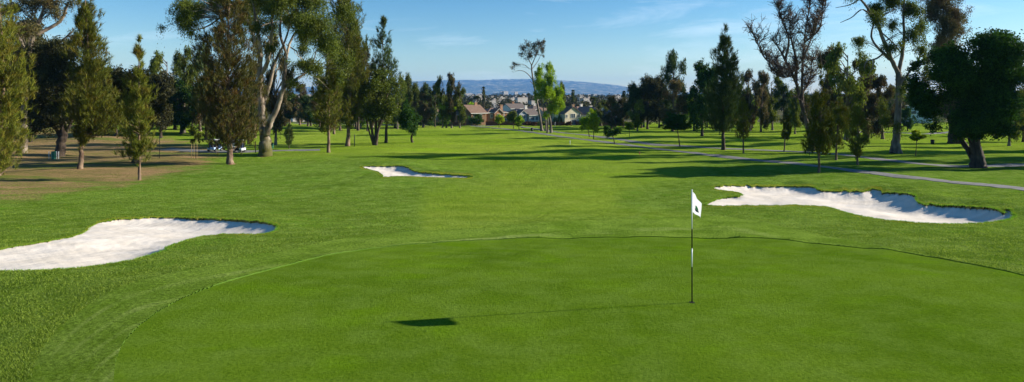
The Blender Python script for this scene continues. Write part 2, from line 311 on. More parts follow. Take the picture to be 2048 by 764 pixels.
# ---- grass materials
def grass(name, kind):
    m = bpy.data.materials.new(name); m.use_nodes = True; nt = m.node_tree; n = nt.nodes; l = nt.links; b = n['Principled BSDF']
    b.inputs['Roughness'].default_value = .9; b.inputs['Specular IOR Level'].default_value = .0
    b.inputs['Sheen Weight'].default_value = 0.0
    t = n.new('ShaderNodeTexCoord')
    def noise(sc, det=5, st=None, ro=.5):
        x = n.new('ShaderNodeTexNoise'); x.inputs['Scale'].default_value = sc; x.inputs['Detail'].default_value = det; x.inputs['Roughness'].default_value = ro
        if st:
            mp = n.new('ShaderNodeMapping'); mp.inputs['Scale'].default_value = st; l.new(t.outputs['Object'], mp.inputs[0]); l.new(mp.outputs[0], x.inputs[0])
        else: l.new(t.outputs['Object'], x.inputs[0])
        return x.outputs['Fac']
    def mr(s, a, b_, c=0, d=1, smooth=False):
        x = n.new('ShaderNodeMapRange'); x.interpolation_type = 'SMOOTHSTEP' if smooth else 'LINEAR'
        for k, v in zip((1, 2, 3, 4), (a, b_, c, d)): x.inputs[k].default_value = v
        l.new(s, x.inputs[0]); return x.outputs[0]
    def mix(f, a, b_, mode='MIX'):
        x = n.new('ShaderNodeMixRGB'); x.blend_type = mode
        for s, k in ((f, 0), (a, 1), (b_, 2)):
            if isinstance(s, (tuple, float)): x.inputs[k].default_value = s
            else: l.new(s, x.inputs[k])
        return x.outputs[0]
    def att(a):
        x = n.new('ShaderNodeAttribute'); x.attribute_name = a; return x.outputs['Fac']
    def add(a, b_, k=1.0):
        y = n.new('ShaderNodeMath'); y.operation = 'MULTIPLY_ADD'; l.new(b_, y.inputs[0]); y.inputs[1].default_value = k
        l.new(a, y.inputs[2]); return y.outputs[0]
    if kind == 'green':
        c = mix(mr(noise(.35, 4), .35, .65), rgb('#546e18'), rgb('#637c20'))
        c = mix(mr(noise(1.5, 6, (.8, 1.1, 1), .6), .42, .66, 0, .5), c, rgb('#6f8636'))
        c = mix(mr(noise(.7, 4, (.8, 1.3, 1)), .54, .70, 0, .6), c, rgb('#62840e'))
        c = mix(mr(noise(20, 9, None, .84), .42, .60, 0, .56), c, rgb('#34500c'))
        hgt = noise(12, 9, None, .8); dist = .05
    else:
        # rough
        c = mix(mr(noise(.16, 4), .35, .65), rgb('#5e7a22'), rgb('#749232'))
        c = mix(mr(noise(1.1, 6, (1, 1, 1), .65), .42, .68, 0, .8), c, rgb('#90a850'))
        c = mix(mr(noise(.45, 5, None, .6), .55, .68, 0, .6), c, rgb('#5f8e1c'))
        c = mix(mr(noise(.6, 6, (1, 1, 1), .7), .50, .66, 0, .40), c, rgb('#446418'))
        # fairway
        fc = mix(mr(noise(.07, 4, (.5, 1, 1)), .38, .62), rgb('#88a22c'), rgb('#a6b644'))  # paler fairway turf, with the brightness of grazing sun put into the colour
        fc = mix(mr(noise(.5, 5, (.35, 1, 1), .6), .40, .66, 0, .7), fc, rgb('#7c962a'))
        fc = mix(mr(noise(.16, 4, (.25, 1, 1), .6), .56, .66, 0, .6), fc, rgb('#94b820'))
        wob = noise(.9, 3)
        f = mr(add(att('fair'), wob, 16), -24, 30, .60, 0, True)
        far = mr(att('row'), 330, 300, 0, .8, True)
        c = mix(far, c, fc); c = mix(f, c, fc)
        cc = mix(mr(noise(.6, 4), .4, .6), rgb('#6c8a2a'), rgb('#86a23e'))
        ff = mr(add(att('collar'), wob, 5), 1, 4, 1, 0, True)
        c = mix(ff, c, mix(mr(att('row'), 470, 640, .8, .3), c, cc))
        sn = n.new('ShaderNodeMath'); sn.operation = 'SINE'; ml = n.new('ShaderNodeMath'); ml.operation = 'MULTIPLY'; l.new(add(att('collar'), wob, 5), ml.inputs[0]); ml.inputs[1].default_value = .22; l.new(ml.outputs[0], sn.inputs[0])
        st = n.new('ShaderNodeMath'); st.operation = 'MULTIPLY'; l.new(mr(sn.outputs[0], .5, .95, 0, .5, True), st.inputs[0]); l.new(ff, st.inputs[1]); s2 = n.new('ShaderNodeMath'); s2.operation = 'MULTIPLY'; l.new(st.outputs[0], s2.inputs[0]); l.new(mr(noise(.35, 4), .42, .6), s2.inputs[1]); c = mix(s2.outputs[0], c, rgb('#b4c470'))
        # dry turf and bare soil
        dn = noise(.35, 8, (.5, 1, 1), .72)
        dc = mix(mr(dn, .38, .62), rgb('#867a4a'), rgb('#b08c68'))
        dc = mix(mr(noise(.12, 5, (.6, 1.6, 1)), .54, .62, 0, .8), dc, rgb('#6e7c38'))
        df = mr(add(att('dry'), noise(.35, 5), 46), 8, 26, 1, 0, True)
        c = mix(df, c, dc)
        # the plain beyond the houses
        pc = mix(mr(noise(.02, 5), .4, .6), rgb('#4a4c34'), rgb('#6e6654'))
        c = mix(mr(att('row'), 247, 243), c, pc)
        # grain
        c = mix(mr(noise(13, 9, None, .82), .42, .60, 0, .68), c, rgb('#2a3e0a'))
        lip = mr(att('bunker'), .4, 2.6, .6, 0); c = mix(lip, c, rgb('#9a8a28'))
        hgt = noise(3.2, 10, None, .78); dist = .26
    l.new(c, b.inputs['Base Color'])
    bu = n.new('ShaderNodeBump'); bu.inputs['Distance'].default_value = dist; bu.inputs['Strength'].default_value = .9
    l.new(hgt, bu.inputs['Height']); l.new(bu.outputs[0], b.inputs['Normal'])
    return m
M_GRASS = grass('rough_and_fairway_grass', 'rough'); M_GREEN = grass('putting_green_grass', 'green')
Zg = Z.copy()
land = ~(inB[0] | inB[1] | inB[2] | inG)
# near part and behind the camera continue as plain rows of the same sheet
o, _ = sub(land, Zg, 'ground', M_GRASS, {'fair': a_fair, 'collar': a_col, 'dry': a_dry, 'row': Rr, 'bunker': a_bun}); tag(o, kind='structure')
Zgr = Z-G_STEP
o, _ = sub(inG, Zgr, 'putting_green', M_GREEN); tag(o, kind='structure')
gx = [-60, 60]; y0 = float(Y[0].min())
mesh_np('ground_near', [(-60, -40, -.002), (60, -40, -.002), (60, y0, -.002), (-60, y0, -.002)], [[[0, 1, 2, 3]]], M_GRASS)['kind'] = 'structure'
# green edge: short upright cut of the collar turf
def skirt(edges, Za, Zb, name, m):
    xa = X.ravel(); ya = Y.ravel(); n = len(edges); a = edges[:, 0]; b = edges[:, 1]
    V = np.concatenate([np.stack([xa[a], ya[a], Za.ravel()[a]], 1), np.stack([xa[b], ya[b], Za.ravel()[b]], 1), np.stack([xa[b], ya[b], Zb.ravel()[b]], 1), np.stack([xa[a], ya[a], Zb.ravel()[a]], 1)])
    k = np.arange(n); return mesh_np(name, V, [np.stack([k, k+n, k+2*n, k+3*n], 1)], m)
M_TURFEDGE = mat('turf_edge', rgb('#45641a'), rgb('#587a20'), 20, .9)
skirt(boundary(inG), Z, Zgr-.01, 'collar_turf_edge', M_TURFEDGE)['kind'] = 'structure'
# ---- bunkers
def sandmat():
    m = bpy.data.materials.new('white_sand'); m.use_nodes = True; nt = m.node_tree; n = nt.nodes; l = nt.links; b = n['Principled BSDF']
    b.inputs['Roughness'].default_value = .95; b.inputs['Specular IOR Level'].default_value = .1
    t = n.new('ShaderNodeTexCoord'); no = n.new('ShaderNodeTexNoise'); no.inputs['Scale'].default_value = .8; no.inputs['Detail'].default_value = 7; l.new(t.outputs['Object'], no.inputs[0])
    cr = n.new('ShaderNodeValToRGB'); cr.color_ramp.elements[0].position = .3; cr.color_ramp.elements[1].position = .7
    cr.color_ramp.elements[0].color = rgb('#c8bcac'); cr.color_ramp.elements[1].color = rgb('#d8cec2'); l.new(no.outputs['Fac'], cr.inputs[0]); l.new(cr.outputs[0], b.inputs['Base Color'])
    wv = n.new('ShaderNodeTexWave'); wv.inputs['Scale'].default_value = .9; wv.inputs['Distortion'].default_value = 14; wv.inputs['Detail'].default_value = 2; wv.inputs['Detail Scale'].default_value = .35
    l.new(t.outputs['Object'], wv.inputs[0])
    n2 = n.new('ShaderNodeTexNoise'); n2.inputs['Scale'].default_value = 5; n2.inputs['Detail'].default_value = 8; n2.inputs['Roughness'].default_value = .7; l.new(t.outputs['Object'], n2.inputs[0])
    ad = n.new('ShaderNodeMath'); ad.operation = 'MULTIPLY_ADD'; l.new(wv.outputs['Fac'], ad.inputs[0]); ad.inputs[1].default_value = .16; l.new(n2.outputs['Fac'], ad.inputs[2])
    bu = n.new('ShaderNodeBump'); bu.inputs['Distance'].default_value = .02; l.new(ad.outputs[0], bu.inputs['Height']); l.new(bu.outputs[0], b.inputs['Normal'])
    return m
M_SAND = sandmat(); M_SOIL = mat('bunker_lip_soil', rgb('#5c5a24'), rgb('#80763a'), 8, .95, .02, 20)
FRINGE = []
def bunker(k, bowl, back, label):
    P = polyB[k]; px, py, pz = ground(P[:, 0], P[:, 1]); W = np.stack([px, py], 1)
    T = np.roll(W, -1, 0)-np.roll(W, 1, 0); T /= np.linalg.norm(T, axis=1)[:, None]+1e-9; Nn = np.stack([T[:, 1], -T[:, 0]], 1)
    ar = .5*np.sum(W[:, 0]*np.roll(W[:, 1], -1)-np.roll(W[:, 0], -1)*W[:, 1])
    if ar < 0: Nn = -Nn
    lit = np.clip((Nn @ np.array([.93, .42]))*.9+.25, 0, 1)        # sun-side and far rims are cut steep, near rims run out flat
    lit = np.array([np.mean(lit[np.arange(i-5, i+6) % len(lit)]) for i in range(len(lit))])
    u = np.unique(Q[inB[k]]); x = X.ravel()[u]; y = Y.ravel()[u]
    D = np.sqrt((x[:, None]-W[None, :, 0])**2+(y[:, None]-W[None, :, 1])**2)+.02
    wt = 1/D**3; e = (wt*lit[None]).sum(1)/wt.sum(1); d = D.min(1)
    dep = .03+.08*e+(bowl*(.12+.88*e))*(1-np.exp(-(d/1.0)**1.3))
    zs = Z.ravel().copy(); zs[u] -= dep
    zs[u] += .012*fbm(x/.9, y/.7, 11+k)
    o, _ = sub(inB[k], zs, 'sand_bunker', M_SAND); tag(o, label, None, None, 'structure')
    s = skirt(boundary(inB[k]), Z, zs-.02, 'bunker_lip', M_SOIL); tag(s, kind='structure')
    FRINGE.append((P, lit))
bunker(0, .32, 0, 'white sand bunker at the left of the putting green')
bunker(1, .34, 0, 'small white sand bunker beyond the green')
bunker(2, .52, 0, 'long white sand bunker behind the flag at the right')

# ---- grass tufts hanging over bunker rims and standing in the near rough
rg = np.random.RandomState(4)
def blades(cx, cy, cz, h, wd, lean, seed):
    g = np.random.RandomState(seed); n = len(cx); a = g.rand(n)*6.283; b = g.rand(n)*6.283
    ln = lean*(.3+g.rand(n)); hh = h*(.6+.7*g.rand(n)); ww = wd*(.7+.6*g.rand(n))
    p = np.stack([cx, cy, cz], 1); s = np.stack([np.cos(a), np.sin(a), 0*a], 1)*ww[:, None]*.5
    tip = p+np.stack([np.cos(b)*ln*hh, np.sin(b)*ln*hh, hh], 1)
    V = np.stack([p-s, p+s, tip], 1).reshape(-1, 3); return V, np.arange(3*n).reshape(-1, 3)
M_BLADE = leafmat('grass_blades', rgb('#4f7a16'), rgb('#7ea42c'), rgb('#94a83a'), .2, .4, .8, .9)
for q, (P, lit) in enumerate(FRINGE):
    nP = len(P); n = 14000
    t = rg.rand(n)*nP; i0 = t.astype(int) % nP; f = (t-t.astype(int))[:, None]; p = P[i0]*(1-f)+P[(i0+1) % nP]*f
    x, y, z = ground(p[:, 0], p[:, 1]); x = x+rg.randn(n)*.04; y = y+rg.randn(n)*.05
    V, T = blades(x, y, z-.012, .028+.03*(q > 0)+.015*lit[i0], .012+.010*(q > 0), .9, 20+q)
    tag(mesh_np('bunker_edge_grass', V, [T], M_BLADE), 'short grass fringing the rim of a sand bunker', 'grass', None, 'stuff')

def turf(n, c0, c1, r0, r1, hgt, seed, skipcollar):
    g = np.random.RandomState(seed); c = g.uniform(c0, c1, n); u = g.rand(n)**1.15; r = r0+(r1-r0)*u; ic = np.clip(np.searchsorted(cols, c), 0, nc-1); ir = np.clip(np.searchsorted(-rows, -r), 0, nr-1)
    ok = ~inside(polyG, c, r) & (g.rand(n) < np.clip((a_fair[ir, ic]+4)/42, 0, 1))
    for P in polyB: ok &= ~inside(P, c, r)
    incol = inside(COLLAR, c, r); keep = ok & (~incol if skipcollar else incol)
    c = c[keep]; r = r[keep]; x, y, z = ground(c, r)
    hh = hgt*np.clip((r-r0)/50+.25, 0, 1)*(.55+.75*np.clip(.5+.6*fbm(x/1.1, y/1.1, 77), 0, 1.3))
    g2 = np.random.RandomState(seed+1); n = len(x); a = g2.rand(n)*6.283; b = g2.rand(n)*6.283; h = hh*(.6+.7*g2.rand(n)); w_ = .0045*(y/9)*(.7+.7*g2.rand(n)); ln = h*(.3+.9*g2.rand(n))
    p = np.stack([x, y, z-.006], 1); s_ = np.stack([np.cos(a), np.sin(a), 0*a], 1)*w_[:, None]; tip = p+np.stack([np.cos(b)*ln, np.sin(b)*ln, h], 1)
    V = np.stack([p-s_, p+s_, tip], 1).reshape(-1, 3); return V, np.arange(3*n).reshape(-1, 3)
M_ROUGH = leafmat('rough_blades', rgb('#4a6614'), rgb('#94a83e'), rgb('#466416'), .32, .45, .8, 1.0)
for args, lb in (((720000, -60, 2110, 348, 775, .036, 301, True), 'longer mown grass of the rough around the green'), ((110000, -60, 2110, 425, 775, .012, 303, False), 'short grass of the collar around the green')):
    V, T = turf(*args); tag(mesh_np('rough_grass' if args[-1] else 'collar_grass', V, [T], M_ROUGH if args[-1] else leafmat('collar_blades', rgb('#66842a'), rgb('#9ab04c'), rgb('#7c9a3a'), .2, .4, .8, 1), ), lb, 'grass', None, 'stuff')

# ------------------------------------------------------------------ cart paths
M_PATH = mat('asphalt_path', rgb('#64625f'), rgb('#787572'), 2.5, .9, .006, 60)
def path(P, wm, name='cart_path', label=None):
    P = ip(spline(P, 10, False)); x, y, z = ground(P[:, 0], P[:, 1]); W = np.stack([x, y], 1)
    T = np.gradient(W, axis=0); T /= np.linalg.norm(T, axis=1)[:, None]; Nn = np.stack([-T[:, 1], T[:, 0]], 1)
    # inverse map of world y to row
    rr = np.arange(900, 232, -.5); yy = DEP(rr)
    def zat(p): r = np.interp(p[:, 1], yy, rr); c = p[:, 0]/p[:, 1]*F+CX; return ground(c, r)[2]
    wv = wm/2*(1+.04*fbm(W[:, 0]/5, W[:, 1]/5, 31))
    pts = []
    for k, h in ((-1.02, -.10), (-1, .035), (-.33, .05), (.33, .05), (1, .035), (1.02, -.10)):
        p = W+Nn*(wv*k)[:, None]; pts.append(np.stack([p[:, 0], p[:, 1], zat(p)+h], 1))
    V = np.stack(pts, 1); n, k = V.shape[:2]; i = np.arange(n-1)[:, None]; j = np.arange(k-1)[None]
    q = np.stack([i*k+j, i*k+j+1, (i+1)*k+j+1, (i+1)*k+j], -1).reshape(-1, 4)
    o = mesh_np(name, V.reshape(-1, 3), [q], M_PATH, smooth=False); tag(o, label, kind='structure')
path([(2300, 408), (2048, 378), (1885, 362), (1770, 349), (1625, 331), (1480, 317), (1388, 306), (1307, 297), (1200, 283), (1120, 273), (1060, 264), (1000, 257), (940, 252)], 2.0, label='long grey cart path crossing the fairway')
path([(2300, 326), (2048, 330), (1969, 332), (1880, 331), (1780, 321), (1722, 314), (1659, 307), (1560, 302), (1445, 297), (1363, 292), (1307, 289), (1241, 279), (1170, 270), (1120, 265), (1060, 256), (1040, 253)], 2.0, label='second grey cart path behind the first')
path([(330, 298), (400, 302), (470, 303), (560, 301), (640, 300)], 3.4, label='paved cart parking strip on the left')
path([(1700, 264), (1790, 265), (1850, 268), (1920, 262)], 2.5, label='short far grey path at the right')
path([(520, 247), (580, 246), (640, 248), (800, 250), (900, 251), (990, 252)], 3.0, label='far path in front of the houses')

# ------------------------------------------------------------------ hills and far plain
def hills():
    prof = [(-900, 188), (200, 186), (420, 182), (580, 177), (660, 170), (760, 166), (830, 162), (900, 160), (960, 159), (1010, 158), (1060, 158), (1110, 160), (1160, 163), (1205, 167), (1240, 171), (1275, 177), (1330, 184), (1500, 188), (2100, 189), (3200, 189.5)]
    px = np.array([p[0] for p in prof]); py = np.array([p[1] for p in prof])
    c = np.concatenate([np.linspace(-900, 500, 80), np.arange(504, 1400, 2.5), np.linspace(1405, 3200, 60)]); t = np.linspace(0, 1, 60)
    Cc, T = np.meshgrid(c, t); Yb = 9000+T*3600; Xx = (Cc-CX)/F*Yb
    top = (HZ+1.5-np.interp(Cc, px, py))/F*12600*1.0
    prf = np.clip(T/.92, 0, 1)**.75*(1-.4*np.clip((T-.92)/.08, 0, 1)**2)
    rid = .5+.5*fbm(Xx/1700, Yb/2600, 41, 4)
    Zz = -10+top*prf*(1-.5*np.clip(rid, 0, 1)*(1-T)**.7)+fbm(Xx/260, Yb/400, 43, 3)*7*prf+np.random.RandomState(3).rand(*Xx.shape)*7*prf
    m = bpy.data.materials.new('hill_scrub'); m.use_nodes = True; nt = m.node_tree; n = nt.nodes; l = nt.links; b = n['Principled BSDF']; b.inputs['Roughness'].default_value = 1
    tc = n.new('ShaderNodeTexCoord'); no = n.new('ShaderNodeTexNoise'); no.inputs['Scale'].default_value = .006; no.inputs['Detail'].default_value = 9; no.inputs['Roughness'].default_value = .7
    mp = n.new('ShaderNodeMapping'); mp.inputs['Scale'].default_value = (1, .5, 4.0); l.new(tc.outputs['Object'], mp.inputs[0]); l.new(mp.outputs[0], no.inputs[0])
    cr = n.new('ShaderNodeValToRGB'); e = cr.color_ramp.elements; e[0].position = .38; e[0].color = rgb('#1c2c1c'); e[1].position = .62; e[1].color = rgb('#877e60')
    x = e.new(.5); x.color = rgb('#34442e'); l.new(no.outputs['Fac'], cr.inputs[0])
    vo = n.new('ShaderNodeTexVoronoi'); vo.inputs['Scale'].default_value = .030; l.new(mp.outputs[0], vo.inputs[0])
    mr = n.new('ShaderNodeMapRange'); mr.inputs[1].default_value = .22; mr.inputs[2].default_value = .12; mr.inputs[3].default_value = 0; mr.inputs[4].default_value = 1.0; l.new(vo.outputs['Distance'], mr.inputs[0])
    mx = n.new('ShaderNodeMixRGB'); mx.inputs[2].default_value = rgb('#d8d0c4'); l.new(mr.outputs[0], mx.inputs[0]); l.new(cr.outputs[0], mx.inputs[1]); l.new(mx.outputs[0], b.inputs['Base Color'])
    nr_, nc_ = Cc.shape; i = np.arange(nr_-1)[:, None]; j = np.arange(nc_-1)[None]
    q = np.stack([i*nc_+j, i*nc_+j+1, (i+1)*nc_+j+1, (i+1)*nc_+j], -1).reshape(-1, 4)
    mesh_np('hills', np.stack([Xx, Yb, Zz], -1).reshape(-1, 3), [q], m, smooth=True)['kind'] = 'structure'
hills()

# ------------------------------------------------------------------ trees
def unit(v): return v/(np.linalg.norm(v, axis=-1, keepdims=True)+1e-9)
def rdir(g, n): return unit(g.randn(n, 3))
def leafquads(p, a, L, W, g):
    n = len(p); b = unit(np.cross(a, rdir(g, n))); L = L*(.7+.6*g.rand(n))[:, None]; W = W*(.7+.6*g.rand(n))[:, None]
    V = np.stack([p-a*L*.5, p+b*W*.5, p+a*L*.5, p-b*W*.5], 1).reshape(-1, 3)
    return V, np.arange(4*n).reshape(-1, 4)
def clump_leaves(g, clumps, n, leaf, hang=0., shell=.6, ksub=14, spread=.26):
    cl = np.array(clumps, float)           # cx,cy,cz,rx,ry,rz
    ctr = []; rad = []
    area = (cl[:, 3]*cl[:, 5]+cl[:, 3]*cl[:, 4])**.9; area /= area.sum()
    for k, c in enumerate(cl):
        m = max(4, int(ksub*len(cl)*area[k]))
        d = rdir(g, m); d[:, 2] = d[:, 2]*.9+.08; rr = (shell+(1-shell)*g.rand(m))[:, None]
        inner = g.rand(m) < .25; rr[inner] *= .5
        ctr.append(c[:3]+d*rr*c[3:6]); rad.append(np.repeat(c[None, 3:6]*spread, m, 0)*(0.7+.7*g.rand(m))[:, None])
    ctr = np.vstack(ctr); rad = np.vstack(rad); wv = (rad.prod(1))**.6; wv /= wv.sum()
    i = g.choice(len(ctr), n, p=wv); p = ctr[i]+np.clip(g.randn(n, 3), -2.1, 2.1)*rad[i]*.62
    if hang: p[:, 2] -= g.exponential(hang, n)*(g.rand(n) < .5)
    a = rdir(g, n); a[:, 2] -= 1.2 if hang else .0; a = unit(a)
    V, Qd = leafquads(p, a, leaf, leaf*(.36 if hang else .55), g)
    return V, Qd, ctr
def limb(mb, p0, p1, r0, r1, g, sag=.0, k=6, wob=.04, n=7):
    t = np.linspace(0, 1, n)[:, None]; p0 = np.array(p0, float); p1 = np.array(p1, float); Ln = np.linalg.norm(p1-p0)
    P = p0*(1-t)+p1*t; P += np.sin(t*np.pi)*np.array([0, 0, sag*Ln]); P[1:-1] += g.randn(n-2, 3)*wob*Ln*.4
    mb.tube(P, r0*(1-t[:, 0])+r1*t[:, 0], k, cap=False)
    return P
class Tree:
    """builds in metres from photo pixels around a base point"""
    def __init__(s, name, c, r, label, seed, cat='tree', group=None, dy=0):
        s.loc = at(c, r); s.c = c; s.r = r; s.s = s.loc.y/F; s.g = np.random.RandomState(seed)
        s.row = HZ+(CH-s.loc.z)/s.s
        s.root = empty(name, s.loc, label, cat, group); s.tr = MB(); s.lv = MB()
    def L(s, x, y, d=0): return np.array([(x-s.c)*s.s, d, (s.row-y)*s.s])
    def trunk(s, P, W, flare=1.35, k=10):
        """P: px points (x,y[,depth m]), W: widths in px"""
        Q_ = np.array([s.L(p[0], p[1], p[2] if len(p) > 2 else 0) for p in P]); Q_[0, 2] = min(Q_[0, 2], 0)-.15 if flare else Q_[0, 2]
        n = 6*(len(P)-1)+1; Pf = spline(Q_, 6, False); Wf = np.interp(np.linspace(0, len(W)-1, len(Pf)), np.arange(len(W)), np.array(W, float))*s.s/2
        if flare: zz = Pf[:, 2]-Pf[0, 2]; Wf = Wf*(1+(flare-1)*np.exp(-zz/(Wf[0]*2.2)))
        Pf[1:-1] += s.g.randn(len(Pf)-2, 3)*Wf[1:-1, None]*.08
        s.tr.tube(Pf, Wf, k); return Pf
    def limbs_to(s, spine, ctr, n, r0, r1=.015, up=.12):
        idx = s.g.choice(len(ctr), min(n, len(ctr)), replace=False)
        for i in idx:
            p = ctr[i]; z = p[2]-np.linalg.norm(p[:2]-spine[0, :2])*.5; j = np.argmin(abs(spine[:, 2]-max(z, spine[:, 2].max()*.25)))
            limb(s.tr, spine[j], p, r0*(.5+.5*s.g.rand()), r1, s.g, up, 5)
    def done(s, bark, leaf, soil=None):
        s.tr.build('trunk', bark, s.root, True)
        if s.lv.v: s.lv.build('crown', leaf, s.root)
        if soil:
            g = s.g; a = np.linspace(0, 2*np.pi, 16, endpoint=False); rr = soil*(.8+.4*g.rand(16))
            V = [(0, 0, .05)]+[(rr[i]*math.cos(a[i]), rr[i]*math.sin(a[i]), -.10) for i in range(16)]
            mesh_np('bare_soil_ring', V, [[[0, i+1, (i+1) % 16+1] for i in range(16)]], M_MULCH, s.root)
        return s.root
def profile(prof):
    p = np.array(prof, float); return lambda y: (np.interp(y, p[:, 0], p[:, 1]), np.interp(y, p[:, 0], p[:, 2]))
def pine_crown(t, prof, nb, tuft=.42, ntuft=7, needles=13, droop=.0, thin=.045, limbs=True):
    """needle tufts carried on whorled boughs that follow the traced outline"""
    g = t.g; f = profile(prof); y0, y1 = prof[0][0], prof[-1][0]
    ys = np.linspace(y0, y1, 200); wd = np.array([f(y)[1]-f(y)[0] for y in ys])+.05*max(1, (prof[0][2]-prof[0][1])); cw = np.cumsum(wd**1.25); cw /= cw[-1]
    tp = []; td = []
    ph = g.rand(4)*6.28; nb = int(nb*.80); ntuft = ntuft*1.35; tuft = tuft*1.12; thin = thin*.8; needles = int(needles*1.3)
    for _ in range(nb):
        y = np.interp(g.rand(), cw, ys); xl, xr = f(y); xc = (xl+xr)/2; Rm = (xr-xl)/2*t.s
        a = g.rand()*6.283; hm_ = y*t.s; lump = 1+.30*math.sin(2*a+hm_*1.1+ph[0])+.16*math.sin(a+hm_*2.3+ph[1])+.12*math.sin(3*a-hm_*3.1+ph[2]); ln = Rm*(.34+.60*g.rand()**.6)*lump
        rise = .30*ln*(1 if droop == 0 else .2)-droop*ln
        p0 = t.L(xc, y)-np.array([0, 0, rise+.25*ln]); p0[:2] = p0[:2]*.6+np.array([(t.c-t.c)*0, 0])*.4
        e = t.L(xc, y)+np.array([math.cos(a)*ln, math.sin(a)*ln, 0])
        if limbs and g.rand() < .5: limb(t.tr, p0, e-(e-p0)*.1, .05*min(1, Rm/2)+.012, .012, g, .0, 4, .02, 5)
        k = max(3, int(ntuft*(.6+.8*g.rand()))); nc_ = 3; cc_ = (1-np.array([0, .28, .6])*(.7+.5*g.rand(3)))[g.choice(nc_, k, p=[.5, .32, .18])]
        off = (g.randn(3, 3)*(.07*ln+.05))[g.choice(nc_, k)]
        q = p0+(e-p0)*cc_[:, None]+off+g.randn(k, 3)*np.array([.11, .11, .34])*.85*(tuft/.45)*min(1.2, .45+ln*.3)
        tp.append(q); dd = unit(e-p0)*.6+np.array([0, 0, .95-droop*2]); td.append(np.repeat(dd[None], k, 0))
    tp = np.vstack(tp); td = unit(np.vstack(td)+g.randn(len(tp), 3)*.3); m = len(tp)
    sz = tuft*(.65+.6*g.rand(m)); P = np.repeat(tp, needles, 0); D = unit(np.repeat(td, needles, 0)+rdir(g, m*needles)*.62); Ls = np.repeat(sz, needles)[:, None]*(.6+.5*g.rand(m*needles))[:, None]
    b = unit(np.cross(D, rdir(g, m*needles)))*thin*.5
    P = P+D*Ls*.05*0-np.repeat(td, needles, 0)*(np.repeat(sz, needles)[:, None]*g.rand(m*needles)[:, None]*.7)
    V = np.stack([P-b, P+b, P+D*Ls+b*.25, P+D*Ls-b*.25], 1).reshape(-1, 3)
    t.lv.add(V, np.arange(len(V)).reshape(-1, 4))
def pine(c, r, prof, label, seed, tw=8, lean=0, nb=150, mtl=None, soil=None, group='pines standing along the course', name='pine_tree', **kw):
    t = Tree(name, c, r, label, seed, group=group)
    top = prof[0]; mid = [((prof[len(prof)//2][1]+prof[len(prof)//2][2])/2, prof[len(prof)//2][0])]
    low = prof[-1]
    t.trunk([(c, t.row), ((c*2+(low[1]+low[2])/2)/3, (t.row+low[0])/2), ((low[1]+low[2])/4+c/2, low[0]), (mid[0][0], mid[0][1]), ((top[1]+top[2])/2, top[0]+2)], [tw, tw*.85, tw*.75, tw*.45, tw*.08])
    pine_crown(t, prof, nb, **kw)
    return t.done(M_BARK if mtl is not M_PINE2 else M_BARKD, mtl or M_PINE, soil)
def px_clumps(t, cl, depth=.8, seed=0):
    """cl: (x,y,rx,ry[,d]) px -> metre ellipsoids; depth offset keeps the crown round in plan"""
    o = []; g = t.g; cl = [(c[0], c[1], c[2]*1.12, c[3]*1.12)+tuple(c[4:]) for c in cl]; xs = [c[0] for c in cl]; xm = (min(xs)+max(xs))/2; half = max(1, (max(xs)-min(xs))/2)
    for c in cl:
        rad = c[2]*t.s; room = math.sqrt(max(0, 1-((c[0]-xm)/(half*1.25))**2))*half*t.s*depth
        d = c[4]*1.0 if len(c) > 4 else (g.rand()*2-1)*room
        p = t.L(c[0], c[1], d); o.append((p[0], p[1], p[2], rad, rad*.95, c[3]*t.s))
    return o

# -- left side pines
pine(-8, 352, [(-60, -20, 8), (0, -35, 22), (60, -45, 36), (130, -50, 48), (170, -50, 62), (230, -55, 42), (290, -55, 42), (338, -45, 22)], 'big yellow-green pine cut off by the left edge of the picture', 11, 14, nb=420, tuft=.5, ntuft=9)
pine(160, 337, [(-30, 166, 172), (10, 156, 186), (60, 146, 200), (110, 143, 205), (150, 140, 210), (185, 134, 222), (210, 132, 234), (245, 140, 228), (265, 150, 196), (285, 152, 184)], 'tall olive-green pine with a bare pale lower trunk on dry turf', 12, 9.5, nb=400, tuft=.5, ntuft=8, soil=.9)
pine(279, 360, [(68, 276, 281), (90, 272, 285), (106, 266, 289), (125, 268, 288), (150, 262, 293), (180, 254, 301), (210, 251, 306), (240, 246, 311), (275, 247, 309), (300, 247, 307), (312, 260, 296)], 'slim young pine with a thin spiky top standing alone at the dry turf edge', 13, 6, nb=190, tuft=.42, ntuft=7, soil=.5, thin=.04)
pine(460, 328, [(-40, 452, 468), (0, 436, 482), (40, 428, 494), (80, 405, 508), (100, 385, 515), (130, 392, 518), (170, 398, 522), (210, 400, 518), (250, 394, 522), (278, 410, 508)], 'broad brownish pine with a leaning bare trunk left of the white-trunked eucalyptus', 14, 12, nb=560, tuft=.5, ntuft=9, soil=1.6, mtl=M_PINE3)
pine(657, 305, [(115, 650, 664), (140, 636, 678), (170, 630, 684), (200, 628, 688), (230, 628, 690), (258, 640, 676)], 'pine with straight trunk right of the white-trunked eucalyptus', 15, 6.5, nb=200, ntuft=8, soil=.8)
pine(695, 292, [(-30, 668, 700), (10, 656, 716), (50, 645, 728), (100, 655, 736), (150, 664, 738), (200, 672, 736), (235, 680, 724), (252, 688, 712)], 'tall full green pine between the eucalyptus and the multi-stemmed tree', 16, 8.5, nb=520, mtl=M_PINE, ntuft=9, tuft=.55)
pine(772, 285, [(28, 763, 768), (50, 756, 776), (85, 748, 784), (120, 742, 792), (150, 735, 798), (180, 735, 800), (205, 742, 798), (235, 760, 788)], 'tallest dark layered pine at the right end of the left-hand trees', 17, 6, nb=210, mtl=M_PINE2, ntuft=7, tuft=.62, thin=.06)
